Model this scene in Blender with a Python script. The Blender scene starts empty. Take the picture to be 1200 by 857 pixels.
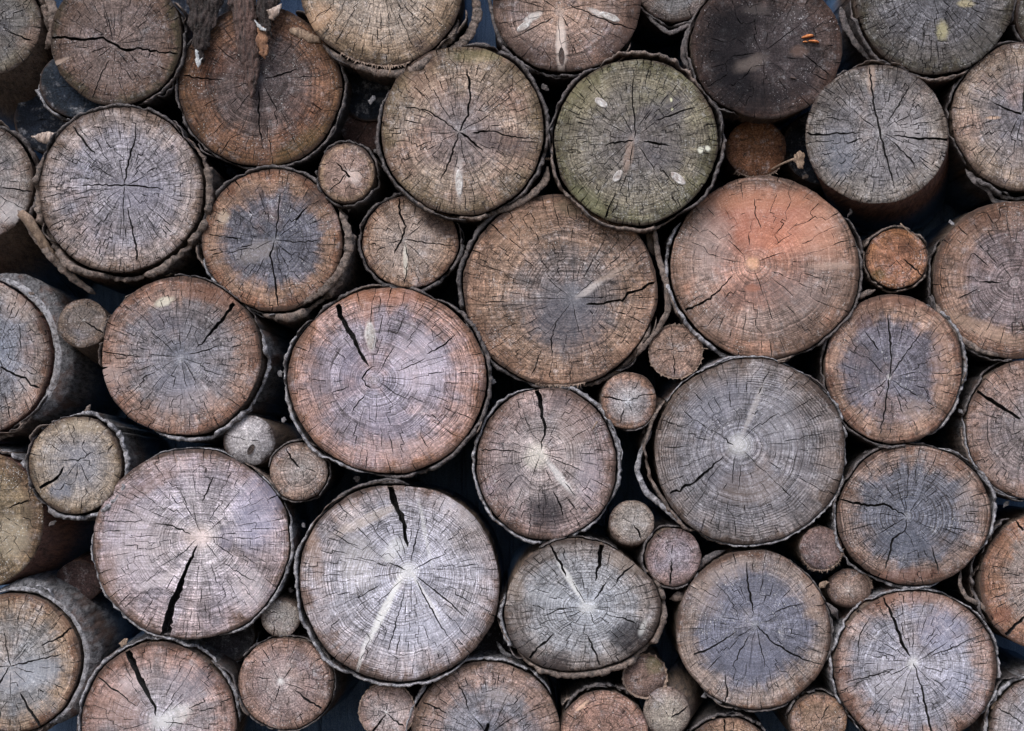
import bpy, math, random
import numpy as np
from mathutils import Vector, noise
from mathutils.geometry import delaunay_2d_cdt

K = 0.0015            # metres per photo pixel in the plane of the cut ends
D = 2000.0            # camera distance in the same pixels (3 m)
CX, CY = 600.0, 428.5
LEN = 190.0           # length of a log in the same units (about 0.3 m)
PI = math.pi
sc = bpy.context.scene
col = sc.collection

# ------------------------------------------------------------------ helpers
def srgb(c):
    out = []
    for v in c[:3]:
        v = v / 255.0
        out.append(v / 12.92 if v <= 0.04045 else ((v + 0.055) / 1.055) ** 2.4)
    return (out[0], out[1], out[2], 1.0)

def mesh_obj(name, verts, faces, mats, parent=None, fm=None, smooth=True):
    me = bpy.data.meshes.new(name)
    me.from_pydata(verts, [], faces)
    for m in mats: me.materials.append(m)
    if fm: me.polygons.foreach_set('material_index', fm)
    me.polygons.foreach_set('use_smooth', [smooth] * len(me.polygons))
    me.update()
    o = bpy.data.objects.new(name, me)
    col.objects.link(o)
    if parent: o.parent = parent
    return o

def fr(x, y, z):      # noise in [-1,1]
    return noise.noise(Vector((x, y, z)))

class G:              # small node-graph writer
    def __init__(s, name):
        s.m = bpy.data.materials.new(name); s.m.use_nodes = True
        s.t = s.m.node_tree; s.t.nodes.clear()
        s.out = s.t.nodes.new('ShaderNodeOutputMaterial')
        s.b = s.t.nodes.new('ShaderNodeBsdfPrincipled')
        s.t.links.new(s.b.outputs[0], s.out.inputs[0])
    def n(s, typ, **kw):
        nd = s.t.nodes.new(typ)
        for k, v in kw.items(): setattr(nd, k, v)
        return nd
    def set(s, sock, v):
        if isinstance(v, bpy.types.NodeSocket): s.t.links.new(v, sock)
        elif v is not None: sock.default_value = v
    def math(s, op, a, b=None, c=None, clamp=False):
        nd = s.n('ShaderNodeMath', operation=op, use_clamp=clamp)
        s.set(nd.inputs[0], a); s.set(nd.inputs[1], b)
        if c is not None: s.set(nd.inputs[2], c)
        return nd.outputs[0]
    def vmath(s, op, a, b=None, sc=None):
        nd = s.n('ShaderNodeVectorMath', operation=op)
        s.set(nd.inputs[0], a); s.set(nd.inputs[1], b)
        if sc is not None: s.set(nd.inputs['Scale'], sc)
        return nd.outputs['Value'] if op in ('LENGTH', 'DOT_PRODUCT', 'DISTANCE') else nd.outputs[0]
    def noise(s, vec, scale=1.0, detail=2.0, rough=0.5, dist=0.0, w=None, color=False, dim=None):
        nd = s.n('ShaderNodeTexNoise')
        if dim: nd.noise_dimensions = dim
        elif w is not None: nd.noise_dimensions = '4D'
        if vec is not None and nd.noise_dimensions != '1D': s.set(nd.inputs['Vector'], vec)
        if w is not None: s.set(nd.inputs['W'], w)
        s.set(nd.inputs['Scale'], scale); nd.inputs['Detail'].default_value = detail
        nd.inputs['Roughness'].default_value = rough; nd.inputs['Distortion'].default_value = dist
        return nd.outputs['Color'] if color else nd.outputs['Fac']
    def map(s, v, a, b, c=0.0, d=1.0, smooth=True):
        nd = s.n('ShaderNodeMapRange', interpolation_type='SMOOTHSTEP' if smooth else 'LINEAR')
        s.set(nd.inputs[0], v)
        for i, q in enumerate((a, b, c, d)): s.set(nd.inputs[i + 1], q)
        return nd.outputs[0]
    def mix(s, f, a, b, blend='MIX'):
        nd = s.n('ShaderNodeMix', data_type='RGBA', blend_type=blend)
        nd.clamp_factor = True
        s.set(nd.inputs[0], f); s.set(nd.inputs[6], a); s.set(nd.inputs[7], b)
        return nd.outputs[2]
    def mod(s, c, f, a, b, lo, hi):      # darker / lighter by a factor
        return s.vmath('SCALE', c, sc=s.map(f, a, b, lo, hi))
    def xyz(s, x, y, z=0.0):
        nd = s.n('ShaderNodeCombineXYZ')
        s.set(nd.inputs[0], x); s.set(nd.inputs[1], y); s.set(nd.inputs[2], z)
        return nd.outputs[0]
    def sep(s, v):
        nd = s.n('ShaderNodeSeparateXYZ'); s.set(nd.inputs[0], v); return nd.outputs
    def mapping(s, v, loc=(0, 0, 0), rot=(0, 0, 0), scale=(1, 1, 1), typ='POINT'):
        nd = s.n('ShaderNodeMapping', vector_type=typ); s.set(nd.inputs[0], v)
        nd.inputs['Location'].default_value = loc; nd.inputs['Rotation'].default_value = rot
        nd.inputs['Scale'].default_value = scale
        return nd.outputs[0]
    def ramp(s, f, stops):
        nd = s.n('ShaderNodeValToRGB'); s.set(nd.inputs[0], f)
        e = nd.color_ramp.elements
        nd.color_ramp.interpolation = 'EASE'
        e[0].position, e[0].color = stops[0][0], stops[0][1]
        e[1].position, e[1].color = stops[-1][0], stops[-1][1]
        for p, c in stops[1:-1]:
            x = e.new(p); x.color = c
        return nd.outputs[0]
    def finish(s, color, rough=0.9, height=None, dist=0.001, strength=1.0, spec=0.15):
        s.set(s.b.inputs['Base Color'], color); s.set(s.b.inputs['Roughness'], rough)
        s.b.inputs['Specular IOR Level'].default_value = spec
        if height is not None:
            bp = s.n('ShaderNodeBump'); s.set(bp.inputs['Height'], height)
            bp.inputs['Distance'].default_value = dist; bp.inputs['Strength'].default_value = strength
            s.t.links.new(bp.outputs[0], s.b.inputs['Normal'])
        return s.m

GAIN, SAT, CON = 1.23, .82, 1.18
def tint(c, k=1.0, SAT=SAT):
    l = .3 * c[0] + .59 * c[1] + .11 * c[2]
    l2 = 118 * (l / 118.0) ** CON
    return srgb([max(6, min(250, (l2 + (v - l) * SAT * (l2 / max(l, 1)) ** .5) * k * GAIN * w)) for v, w in zip(c, (.955, .995, 1.055))])  # channel weights put a cool light cast into every colour

tint_ = tint
# ------------------------------------------------------------------ materials
def face_material(L, idx):
    g = G('cut_wood'); seed = idx * 7.31
    base_tint = tint_
    def tint(c, k=1.0): return base_tint(c, k * L.get('lum', 1.0), L.get('sat', .80))
    rx, ry = L['rx'], L['ry']
    px, pz = L['pith']
    d = ((L['cx'] - px) / rx, -(L['cy'] - pz) / ry)
    tc = g.n('ShaderNodeTexCoord').outputs['Object']
    o = g.sep(tc)
    P = g.xyz(g.math('DIVIDE', o[0], K), g.math('DIVIDE', o[2], K), seed * 10)   # pixels about the pith
    # domain warp
    wn = g.vmath('SUBTRACT', g.noise(P, 0.022, 2, 0.5, color=True), (0.5, 0.5, 0.5))
    wf = g.vmath('SUBTRACT', g.noise(P, 0.16, 2, 0.6, color=True), (0.5, 0.5, 0.5))
    Pw = g.vmath('ADD', P, g.vmath('ADD', g.vmath('SCALE', wn, sc=L.get('warp', 11.0)), g.vmath('SCALE', wf, sc=2.0)))
    q = g.vmath('MULTIPLY', Pw, (1 / rx, 1 / ry, 0))
    A = 1 - d[0] ** 2 - d[1] ** 2
    qd = g.vmath('DOT_PRODUCT', q, (d[0], d[1], 0)); qq = g.vmath('DOT_PRODUCT', q, q)
    s = g.math('DIVIDE', g.math('SUBTRACT', g.math('SQRT', g.math('ADD', g.math('MULTIPLY', qd, qd), g.math('MULTIPLY', qq, A))), qd), A)
    dirv = g.vmath('NORMALIZE', g.vmath('MULTIPLY', P, (1, 1, 0)))
    R = (rx + ry) / 2
    big = min(1.0, R / 80.0)
    # colour by distance from the pith, its borders wandering with angle
    bw = g.math('MULTIPLY', g.math('SUBTRACT', g.noise(dirv, 1.7, 3, 0.6, w=seed), 0.5), 0.20)
    bw2 = g.math('MULTIPLY', g.math('SUBTRACT', g.noise(P, 0.045, 4, 0.7, w=seed), 0.5), 0.50)
    st = g.noise(g.vmath('ADD', g.vmath('SCALE', dirv, sc=5.0), g.xyz(0, 0, g.math('MULTIPLY', s, 0.8))), 1.0, 4, 0.7, w=seed)
    bw3 = g.math('MULTIPLY', g.math('SUBTRACT', st, 0.5), 0.42)
    sec = g.noise(g.vmath('ADD', g.vmath('SCALE', dirv, sc=1.9), g.xyz(0, 0, g.math('MULTIPLY', s, 0.9))), 1.0, 5, 0.75, w=seed + 20)
    sb = g.math('ADD', g.math('ADD', s, bw3), g.math('ADD', bw, bw2), clamp=True)
    heart, mid, outer, rim = L['pal']
    hb = L.get('border', 0.68)
    c = g.ramp(sb, [(0.0, tint(heart)), (hb * 0.5, tint([(a + b) / 2 for a, b in zip(heart, mid)])),
                    (hb - .08, tint(mid)), (min(0.95, hb + 0.16), tint(outer)), (1.0, tint(rim))])
    # broad mottling: warm and cool patches, dirt
    m1 = g.noise(P, 0.018, 4, 0.6, w=seed + 1)
    c = g.mix(g.map(m1, 0.48, 0.70, 0, 0.62), c, tint(L.get('patch', (150, 112, 92))))
    m2 = g.noise(P, 0.03, 5, 0.65, w=seed + 2)
    c = g.mix(g.map(m2, 0.50, 0.76, 0, 0.5), c, tint(L.get('cool', (112, 108, 116))))
    m3 = g.noise(P, 0.05, 5, 0.72, dist=.6, w=seed + 12)      # weathering
    c = g.mod(c, m3, .48, .72, 1.06, L.get('grime', .54))
    m4 = g.noise(P, 0.09, 4, 0.7, w=seed + 13)
    c = g.mix(g.map(m4, .52, .74, 0, .30), c, tint((186, 176, 170)))
    c = g.mod(c, sec, .34, .66, .72, 1.16)
    # radial streaks
    c = g.mod(c, st, .30, .70, .76, 1.18)
    st2 = g.noise(g.vmath('ADD', g.vmath('SCALE', dirv, sc=38.0 * big), g.xyz(0, 0, g.math('MULTIPLY', s, 5.0))), 1.0, 3, 0.7, w=seed + 3)
    c = g.mod(c, st2, .28, .72, .68, 1.30)
    # growth rings
    NR = L.get('rings', R / 3.0)
    n1 = g.noise(None, 1.0, 2, 0.5, w=g.math('ADD', g.math('MULTIPLY', s, 9.0), seed), dim='1D')
    ph = g.math('MULTIPLY', g.math('ADD', g.math('MULTIPLY', s, NR), g.math('MULTIPLY', n1, NR * 0.12)), 2 * PI)
    ring = g.math('POWER', g.math('MULTIPLY_ADD', g.math('SINE', ph), 0.5, 0.5), 2.2)
    rmask = g.map(g.noise(P, 0.035, 3, 0.6, w=seed + 4), 0.35, 0.65, 0.25, 1.0)
    ringf = g.math('MULTIPLY', g.math('MULTIPLY', ring, rmask), L.get('ringk', 0.42) * 1.25)
    c = g.mix(ringf, c, g.mix(0.80, c, (0.035, 0.026, 0.024, 1)))
    band = g.noise(None, 1.0, 4, 0.75, w=g.math('ADD', g.math('MULTIPLY', s, 22.0), seed), dim='1D')
    c = g.mod(c, band, .32, .68, .76, 1.22)
    # saw marks across the face
    saw = g.noise(g.mapping(P, rot=(0, 0, math.radians(L.get('saw', (idx * 53) % 180))), scale=(0.012, 0.42, 1)), 1.0, 3, 0.6)
    sk = .10 + .16 * L.get('sawk', 0); c = g.mod(c, saw, .34, .68, 1 - sk, 1.04 + sk)
    # hairline checks along the rays and rings
    cellv = g.vmath('ADD', g.vmath('SCALE', dirv, sc=3.4 * max(0.4, big)), g.xyz(0, 0, g.math('MULTIPLY', s, 5.5 * max(0.4, big))))
    cellv = g.vmath('ADD', cellv, g.vmath('SCALE', g.vmath('SUBTRACT', g.noise(P, 0.12, 3, 0.6, color=True), (0.5, 0.5, 0.5)), sc=0.30))
    vo = g.n('ShaderNodeTexVoronoi', feature='DISTANCE_TO_EDGE', voronoi_dimensions='4D')
    g.set(vo.inputs['Vector'], cellv); vo.inputs['W'].default_value = seed; vo.inputs['Scale'].default_value = 2.1
    hm = g.map(g.noise(P, 0.045, 2, 0.5, w=seed + 6), 0.36, 0.54, 0, 1)
    hair = g.math('MULTIPLY', g.map(vo.outputs['Distance'], 0.006, 0.045, 1.0, 0.0), g.math('MULTIPLY', hm, L.get('hair', 0.75)))
    c = g.mix(hair, c, g.mix(0.8, c, (0.012, 0.010, 0.012, 1)))
    # grain, fibres and dust
    gr = g.noise(P, 0.55, 4, 0.7, w=seed)
    c = g.mod(c, gr, .30, .70, .56, 1.50)
    sp = g.noise(P, 0.62, 2, 0.6, w=seed + 8)
    spm = g.map(g.noise(P, 0.03, 3, 0.6, w=seed + 9), 0.45, 0.62, 0.1, 1.0)
    spk = g.math('MULTIPLY', g.map(sp, 0.60, 0.70), g.math('MULTIPLY', spm, L.get('speck', 0.62)))
    c = g.mix(spk, c, tint((222, 206, 196)))
    # pith
    pr = L.get('pr', 0.05)
    c = g.mix(g.map(s, 0.02, pr * 1.7, L.get('pk', 0.12) * .8, 0.0), c, tint(L.get('pithc', (196, 186, 180))))
    # dirt towards the rim
    c = g.mix(g.map(sb, 0.90, 1.10, 0.0, 0.7), c, tint((70, 50, 40)))
    c = g.mix(g.map(s, 0.955, 1.0, 0.0, 0.75), c, tint((66, 50, 42)))
    # stains, knots, bleached streaks
    wob = g.vmath('SCALE', g.vmath('SUBTRACT', g.noise(P, 0.07, 4, 0.7, color=True), (0.5, 0.5, 0.5)), sc=1.0)
    for (sx, sy, a, b, rot, cc, k) in L.get('stains', ()):
        t = math.radians(rot)
        v = g.vmath('SUBTRACT', g.vmath('MULTIPLY', P, (1, 1, 0)), (sx - px, -(sy - pz), 0))
        v = g.vmath('ADD', v, g.vmath('SCALE', g.vmath('MULTIPLY', wob, (1, 1, 0)), sc=min(26.0, 1.1 * min(a, b) + 1.5)))
        v = g.mapping(v, rot=(0, 0, -t)); v = g.vmath('MULTIPLY', v, (1 / a, 1 / b, 0))
        mk = g.map(g.vmath('LENGTH', v), 0.45, 1.15, k, 0.0)
        c = g.mix(mk, c, g.mix(0.22, tint(cc), c))
    h = g.noise(P, 0.5, 3, 0.75, w=seed)
    return g.finish(c, 0.88, h, 0.0022, 0.9, 0.18)

def simple_mat(name, dark, light, acc, scale=(1, 1, 1), bump=0.002, sz=220.0, k3=0.4, accs=0.02, deep=None):
    g = G(name)
    tc = g.n('ShaderNodeTexCoord').outputs['Object']
    P = g.vmath('SCALE', tc, sc=1 / K)
    Ps = g.mapping(P, scale=scale)
    a = g.noise(Ps, 0.22, 6, 0.72, dist=0.4); b = g.noise(Ps, 0.05, 4, 0.6); f = g.noise(P, 0.8, 3, 0.7)
    c = g.mix(g.map(a, 0.30, 0.68), tint(dark), tint(light))
    c = g.mix(g.map(b, 0.48, 0.68, 0, k3), c, tint(acc))
    c = g.mix(g.map(g.noise(P, accs, 3, 0.6), 0.4, 0.7, 0, 0.6), c, g.mix(0.5, c, tint(dark)))
    c = g.mix(g.map(f, 0.3, 0.7), g.mix(0.35, c, (0.01, 0.009, 0.009, 1)), g.mix(0.10, c, (0.8, 0.8, 0.8, 1)))
    if deep:      # navy shade of the gaps painted into the wood by depth
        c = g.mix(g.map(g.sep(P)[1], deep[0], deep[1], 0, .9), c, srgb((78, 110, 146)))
    h = g.math('ADD', g.math('MULTIPLY', a, 2.2), g.math('MULTIPLY', f, 0.5))
    return g.finish(c, 0.92, h, bump, 1.0, 0.15)

LS = (1, 0.22, 1)
BARK = {
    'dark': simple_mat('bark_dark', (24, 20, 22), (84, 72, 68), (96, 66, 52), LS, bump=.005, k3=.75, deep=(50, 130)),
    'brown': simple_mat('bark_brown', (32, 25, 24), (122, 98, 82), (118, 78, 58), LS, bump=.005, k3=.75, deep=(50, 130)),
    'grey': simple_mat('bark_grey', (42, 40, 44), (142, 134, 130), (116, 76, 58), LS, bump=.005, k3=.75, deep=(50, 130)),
}
LIP = {
    'dark': simple_mat('bark_edge_dark', (30, 27, 30), (118, 104, 98), (94, 66, 52)),
    'brown': simple_mat('bark_edge_brown', (40, 32, 30), (146, 120, 102), (112, 76, 56)),
    'grey': simple_mat('bark_edge_grey', (52, 48, 50), (176, 166, 162), (112, 90, 76)),
}
SIDE = {
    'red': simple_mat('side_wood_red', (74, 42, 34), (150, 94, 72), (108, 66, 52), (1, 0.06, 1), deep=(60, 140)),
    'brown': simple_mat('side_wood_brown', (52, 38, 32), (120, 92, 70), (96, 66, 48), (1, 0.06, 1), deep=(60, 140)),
}
CRACK = simple_mat('crack_inside', (18, 18, 24), (54, 46, 46), (34, 27, 28))
KNOT = simple_mat('knot_wood', (142, 120, 106), (220, 204, 192), (150, 128, 112), (1, 1, 1), 0.001)
KNOTD = simple_mat('knot_dark', (40, 28, 26), (92, 66, 54), (70, 46, 38), (1, 1, 1), 0.001)
SPL = simple_mat('splinter_wood', (86, 62, 48), (168, 134, 108), (120, 90, 70))
FUNG = simple_mat('orange_fungus', (176, 74, 22), (236, 128, 48), (214, 100, 34), (1, 1, 1), 0.0004)
WALL = simple_mat('shade_blue_boards', (58, 86, 118), (78, 106, 138), (66, 94, 126), (1, 1, 0.1))  # board blue stands for the navy shadow tone in the gaps

# ------------------------------------------------------------------ logs (photo pixels)
# pal: heart, mid, outer, rim ; bark arcs: (from, to, gap, thickness, kind) in degrees, 0 = right, 90 = up
T = dict
GREY = ((126, 116, 114), (130, 120, 116), (142, 122, 110), (116, 90, 74))
logs = [
 T(cx=-15, cy=28, rx=62, ry=60, pith=(-12, 25), rec=4, pal=((112, 104, 98), (118, 108, 98), (120, 106, 88), (92, 78, 60)),
   bark=[(-20, 80, 5, 10, 'brown')], side='brown', cracks=[[(2, 35, 1), (22, 42, 2), (38, 48, 2)]], shear=(.16, -.45), dens=1.1,
   lum=0.85, label='olive grey log cut off by the top left corner of the picture'),
 T(cx=136, cy=45, rx=76, ry=79, pith=(134, 53), rec=-6, pal=((134, 110, 98), (128, 104, 92), (112, 84, 68), (78, 68, 46)),
   bark=[(-75, 20, 3, 4, 'dark')], patch=(96, 66, 52), cool=(116, 100, 100), speck=.5,
   cracks=[[(61, 44, 2.5), (80, 44, 3.4), (100, 47, 3), (120, 44, 3), (131, 51, 2.5), (148, 59, 3.6), (160, 56, 2.6), (180, 60, 2.4), (209, 63, 1.4)],
           [(128, 70, 1), (118, 90, 1.8), (108, 116, 1)]],
   stains=[(66, 74, 22, 3, 20, (196, 160, 132), .6), (180, 15, 10, 8, 0, (60, 44, 40), .5), (90, 20, 26, 18, 0, (90, 66, 52), .5)],
   lum=0.86, grime=0.5, label='dusky brown log with one dark jagged crack running right across it'),
 T(cx=305, cy=102, rx=95, ry=94, pith=(306, 93), rec=4, pal=((92, 80, 78), (112, 92, 84), (128, 90, 68), (104, 72, 48)), border=.6,
   bark=[(-110, 60, 2, 4, 'dark'), (100, 250, 2, 3, 'dark')], patch=(118, 72, 50), dens=0.55, cool=(80, 72, 74),
   cracks=[[(214, 88, 1.8), (235, 92, 2), (262, 93, 1)], [(309, 93, 1), (330, 88, 2.2), (350, 80, 1)], [(304, 105, 1.4), (303, 130, 2), (304, 150, 1.8), (309, 176, 1)]],
   stains=[(292, 60, 8, 60, 5, (58, 38, 34), .7), (350, 170, 50, 12, 35, (92, 80, 44), .35)],
   ringk=0.7, lum=0.9, sat=.9, label='large brown log with shreds of torn bark hanging over its top'),
 T(cx=447, cy=-22, rx=97, ry=99, pith=(445, -30), rec=-18, pal=((150, 128, 108), (146, 124, 104), (140, 112, 86), (98, 78, 56)), dens=1.05,
   bark=[(225, 335, 2, 9, 'brown')], patch=(156, 118, 86), cool=(126, 116, 104), speck=.6, splint=(240, 290, 26, 6),
   stains=[(492, 52, 16, 10, -35, (76, 58, 52), .7), (376, 20, 22, 16, 40, (188, 138, 96), .5)],
   label='tan log at the top edge with a frayed lower rim and stuck grass bits'),
 T(cx=664, cy=4, rx=86, ry=80, pith=(655, 13), rec=-4, pal=((170, 132, 106), (140, 112, 96), (112, 86, 72), (74, 56, 48)), rings=26, ringk=.5,
   bark=[(200, 300, 3, 4, 'dark')], patch=(128, 90, 70),
   knots=[(614, 31, 9, 4, 35, 0), (714, 20, 12, 4, -22, 0), (658, 66, 3, 9, 0, 1)],
   stains=[(658, 50, 7, 36, 0, (206, 176, 156), .75), (624, 60, 30, 14, -30, (74, 56, 48), .6), (722, 48, 34, 16, 25, (82, 62, 54), .7), (745, 10, 12, 22, 0, (62, 46, 40), .6), (625, 20, 14, 5, 30, (206, 190, 176), .6), (700, 15, 14, 4, -22, (206, 190, 176), .5)],
   cracks=[[(650, 20, 1), (630, 30, 1.6), (600, 45, 1)], [(664, 5, 1), (688, 15, 1.4), (720, 28, 1.6), (748, 36, 1)]],
   label='log at the top edge with a pale streak below its orange core'),
 T(cx=790, cy=-24, rx=46, ry=49, pith=(792, -20), rec=14, pal=((112, 104, 100), (116, 108, 102), (108, 94, 84), (80, 66, 58)), bark=[(200, 340, 2, 3, 'dark')],
   label='small grey log just showing at the top edge above the dark gap'),
 T(cx=899, cy=56, rx=89, ry=83, pith=(893, 62), rec=-10, pal=((84, 72, 70), (76, 64, 62), (92, 72, 64), (84, 58, 48)), dens=.55, hair=.4, speck=.75, pk=0, lum=.85, grime=.4,
   bark=[(110, 250, 2, 3, 'dark')], patch=(96, 76, 68), cool=(62, 54, 58), ringk=.25,
   cracks=[[(940, 62, 1), (955, 74, 1.6), (972, 88, 1)]],
   stains=[(852, 55, 42, 62, 10, (24, 22, 28), .98), (868, 20, 34, 26, 0, (30, 26, 30), .85), (872, 108, 58, 30, -20, (24, 22, 28), .96), (895, 70, 26, 30, 0, (60, 50, 50), .6), (930, 108, 34, 12, 25, (44, 36, 38), .75), (880, 74, 24, 10, 20, (132, 112, 98), .6), (886, 12, 20, 8, 0, (110, 96, 88), .5), (936, 60, 12, 8, 0, (130, 96, 78), .6), (928, 20, 20, 10, 40, (112, 98, 92), .4)],
   fungus=True, label='black stained log with a small orange fungus growing on its face'),
 T(cx=1096, cy=-8, rx=95, ry=95, pith=(1094, -8), rec=-4, pal=((112, 106, 106), (112, 104, 102), (110, 98, 88), (80, 72, 52)), dens=1.8, speck=.45,
   bark=[(180, 310, 4, 4, 'dark')], patch=(112, 96, 84), cool=(96, 94, 100),
   stains=[(1104, 36, 9, 13, 0, (176, 156, 92), .8), (1132, 4, 12, 5, 0, (186, 160, 104), .8), (1150, 50, 34, 26, 30, (84, 76, 66), .5)],
   lum=0.9, sat=0.7, label='grey finely crazed log at the top with two yellow lichen patches'),
 T(cx=1202, cy=137, rx=86, ry=87, pith=(1197, 133), rec=0, pal=((106, 100, 104), (124, 108, 98), (136, 112, 92), (110, 88, 70)), dens=1.1,
   bark=[(225, 290, 5, 5, 'dark'), (90, 220, 2, 3, 'dark')],
   cracks=[[(1162, 119, 1), (1175, 126, 2), (1197, 134, 2.2)], [(1198, 133, 2), (1200, 100, 2)]], stains=[(1164, 138, 10, 2.5, 0, (200, 150, 110), .7)],
   label='grey hearted log cut off by the right edge, just below the lichen spotted one'),
 T(cx=-30, cy=213, rx=70, ry=70, pith=(-30, 215), rec=8, pal=((118, 108, 104), (124, 112, 104), (128, 114, 104), (92, 78, 66)), shear=(.12, -.45),
   bark=[(-40, 75, 3, 5, 'dark')], stains=[(10, 248, 20, 16, 0, (178, 166, 158), .5)],
   cracks=[[(0, 220, 1), (20, 222, 2), (38, 225, 1.5)]], side='brown',
   label='greyish log at the left edge with the broken branch stub leaning on it'),
 T(cx=141, cy=222, rx=95, ry=98, pith=(146, 218), rec=-12, pal=((142, 130, 130), (138, 126, 126), (148, 126, 114), (122, 96, 78)), dens=1.9, shear=(.06, -.06),
   bark=[(150, 405, 4, 9, 'brown'), (45, 150, 1, 4, 'dark')], patch=(150, 120, 106), cool=(126, 122, 132),
   cracks=[[(146, 218, 1), (148, 200, 1.8), (152, 182, 2), (158, 165, 1.8), (159, 148, 1)], [(93, 218, 1), (120, 217, 1.7), (146, 217, 2), (170, 219, 1.7), (192, 222, 1)],
           [(85, 148, 1.6), (97, 164, 2.6), (112, 182, 1.4)], [(150, 245, 1), (156, 270, 2), (159, 285, 2.2), (161, 306, 1.6)], [(146, 218, 1), (144, 240, 1.2), (145, 262, .8)]],
   stains=[(120, 142, 20, 10, 0, (96, 78, 66), .4), (160, 225, 40, 26, 10, (116, 110, 122), .4)],
   lum=0.96, sat=0.75, label='pale log covered in fine cracks with a thick rope-like bark rim below it'),
 T(cx=319, cy=281, rx=81, ry=83, pith=(322, 281), rec=-2, pal=((94, 92, 98), (98, 92, 96), (140, 104, 80), (124, 80, 56)), border=.66, dens=1.0, shear=(.10, -.05),
   bark=[(-100, 35, 4, 11, 'brown'), (35, 190, 2, 4, 'dark'), (190, 262, 1, 3, 'grey')], patch=(136, 98, 74),
   cracks=[[(322, 281, 1), (325, 262, 1.8), (327, 240, 1.6), (328, 226, .8)], [(322, 281, 1.2), (317, 300, 2), (322, 322, 2.2), (324, 345, 2.2), (327, 360, 1.4)],
           [(362, 240, 1), (352, 252, 2), (344, 264, 1)], [(322, 281, 1), (350, 284, 1.2), (375, 282, 1)], [(243, 274, 1.5), (262, 277, 1), (285, 281, .8)]],
   stains=[(370, 232, 16, 14, 0, (52, 42, 42), .8), (262, 255, 8, 9, 0, (186, 158, 128), .6), (300, 225, 40, 10, 15, (88, 66, 56), .5), (300, 295, 30, 14, 20, (158, 138, 120), .35)],
   label='round log with a blue grey heart and lumpy bark on its right side'),
 T(cx=406, cy=203, rx=33, ry=35, pith=(407, 201), rec=-2, pal=((152, 122, 106), (136, 104, 86), (138, 106, 78), (96, 70, 48)), shear=(.14, -.10), border=.8,
   bark=[(0, 360, 1, 3, 'dark')], cracks=[[(393, 190, 1), (402, 199, 2.4), (410, 208, 2.6)], [(385, 224, 1), (397, 214, 1.6), (407, 202, 1)]],
   stains=[(414, 206, 10, 10, 0, (198, 170, 152), .6)],
   label='thin round log just right of the shredded bark log, with a short forked crack'),
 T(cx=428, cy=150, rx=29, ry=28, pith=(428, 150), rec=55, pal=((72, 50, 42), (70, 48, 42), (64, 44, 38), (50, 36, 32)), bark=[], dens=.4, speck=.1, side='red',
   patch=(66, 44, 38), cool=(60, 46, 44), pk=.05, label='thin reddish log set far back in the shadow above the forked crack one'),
 T(cx=481, cy=283, rx=56, ry=54, pith=(473, 281), rec=6, pal=((150, 130, 116), (146, 118, 98), (144, 108, 82), (120, 82, 58)), border=.75,
   bark=[(60, 350, 2, 4, 'dark'), (-40, 0, 2, 5, 'dark')],
   cracks=[[(467, 231, 1.5), (469, 250, 3), (475, 266, 2.6), (471, 280, 2), (462, 298, 1.6)], [(477, 308, 1), (474, 333, 1.6)], [(473, 281, 1), (500, 284, 1.6), (530, 288, 1)]],
   stains=[(515, 262, 28, 15, -25, (54, 38, 36), .92), (487, 310, 12, 22, 30, (96, 80, 66), .4), (475, 305, 3, 22, 0, (214, 184, 160), .6)],
   label='medium log with a dark blotch at its upper right, tucked under a big log'),
 T(cx=542, cy=152, rx=96, ry=99, pith=(538, 155), rec=-14, pal=((116, 104, 100), (136, 114, 102), (146, 122, 102), (108, 88, 64)), border=.45, dens=1.25,
   bark=[(-60, 95, 3, 5, 'dark'), (150, 250, 3, 4, 'dark'), (-130, -60, 1, 5, 'brown')], patch=(146, 108, 88), cool=(120, 112, 110), knots=[(538, 214, 4, 15, 2, 0)],
   cracks=[[(538, 155, 1.4), (548, 135, 2.6), (551, 115, 2.2), (550, 98, 2.6), (547, 80, 1.4)], [(538, 155, 2), (549, 161, 3), (556, 168, 2.4), (566, 178, 1)],
           [(538, 155, 1.4), (532, 172, 2), (526, 192, 1.8), (516, 212, 1)], [(474, 125, 1), (500, 130, 1.6), (520, 142, 1.6), (538, 155, 1)], [(553, 156, 2), (575, 153, 1.6), (600, 160, 1.6), (635, 163, 1)]],
   stains=[(590, 165, 44, 18, -12, (66, 54, 56), .7), (500, 75, 30, 14, 30, (70, 54, 48), .5), (500, 100, 30, 24, 0, (156, 112, 86), .3), (538, 210, 6, 30, 0, (196, 176, 162), .5), (560, 66, 40, 8, 0, (128, 118, 78), .4)],
   sat=0.85, label='large log with a long upright crack and one narrow pale knot below its centre'),
 T(cx=745, cy=166, rx=96, ry=97, pith=(743, 163), rec=-24, pal=((118, 104, 96), (126, 112, 96), (134, 118, 92), (100, 92, 58)), dens=1.7, border=.6,
   bark=[(35, 115, 14, 5, 'brown'), (-60, 35, 7, 4, 'dark'), (180, 300, 5, 4, 'brown'), (115, 180, 3, 4, 'dark')], patch=(126, 114, 76), cool=(104, 98, 98), warp=6,
   knots=[(705, 121, 8, 4.2, -35, 0), (724, 206, 8, 4, 55, 0), (794, 209, 10, 4.5, -40, 0)],
   cracks=[[(743, 163, 1), (745, 140, 1.8), (741, 120, 1.6), (741, 92, 1)], [(707, 170, 1), (725, 167, 2.2), (743, 164, 1.6)], [(753, 165, 1.4), (770, 168, 2.8), (785, 171, 1)],
           [(722, 225, 1), (714, 240, 2), (710, 256, 1.4)], [(815, 126, 1), (790, 134, 2.4), (768, 142, 1)]],
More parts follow.
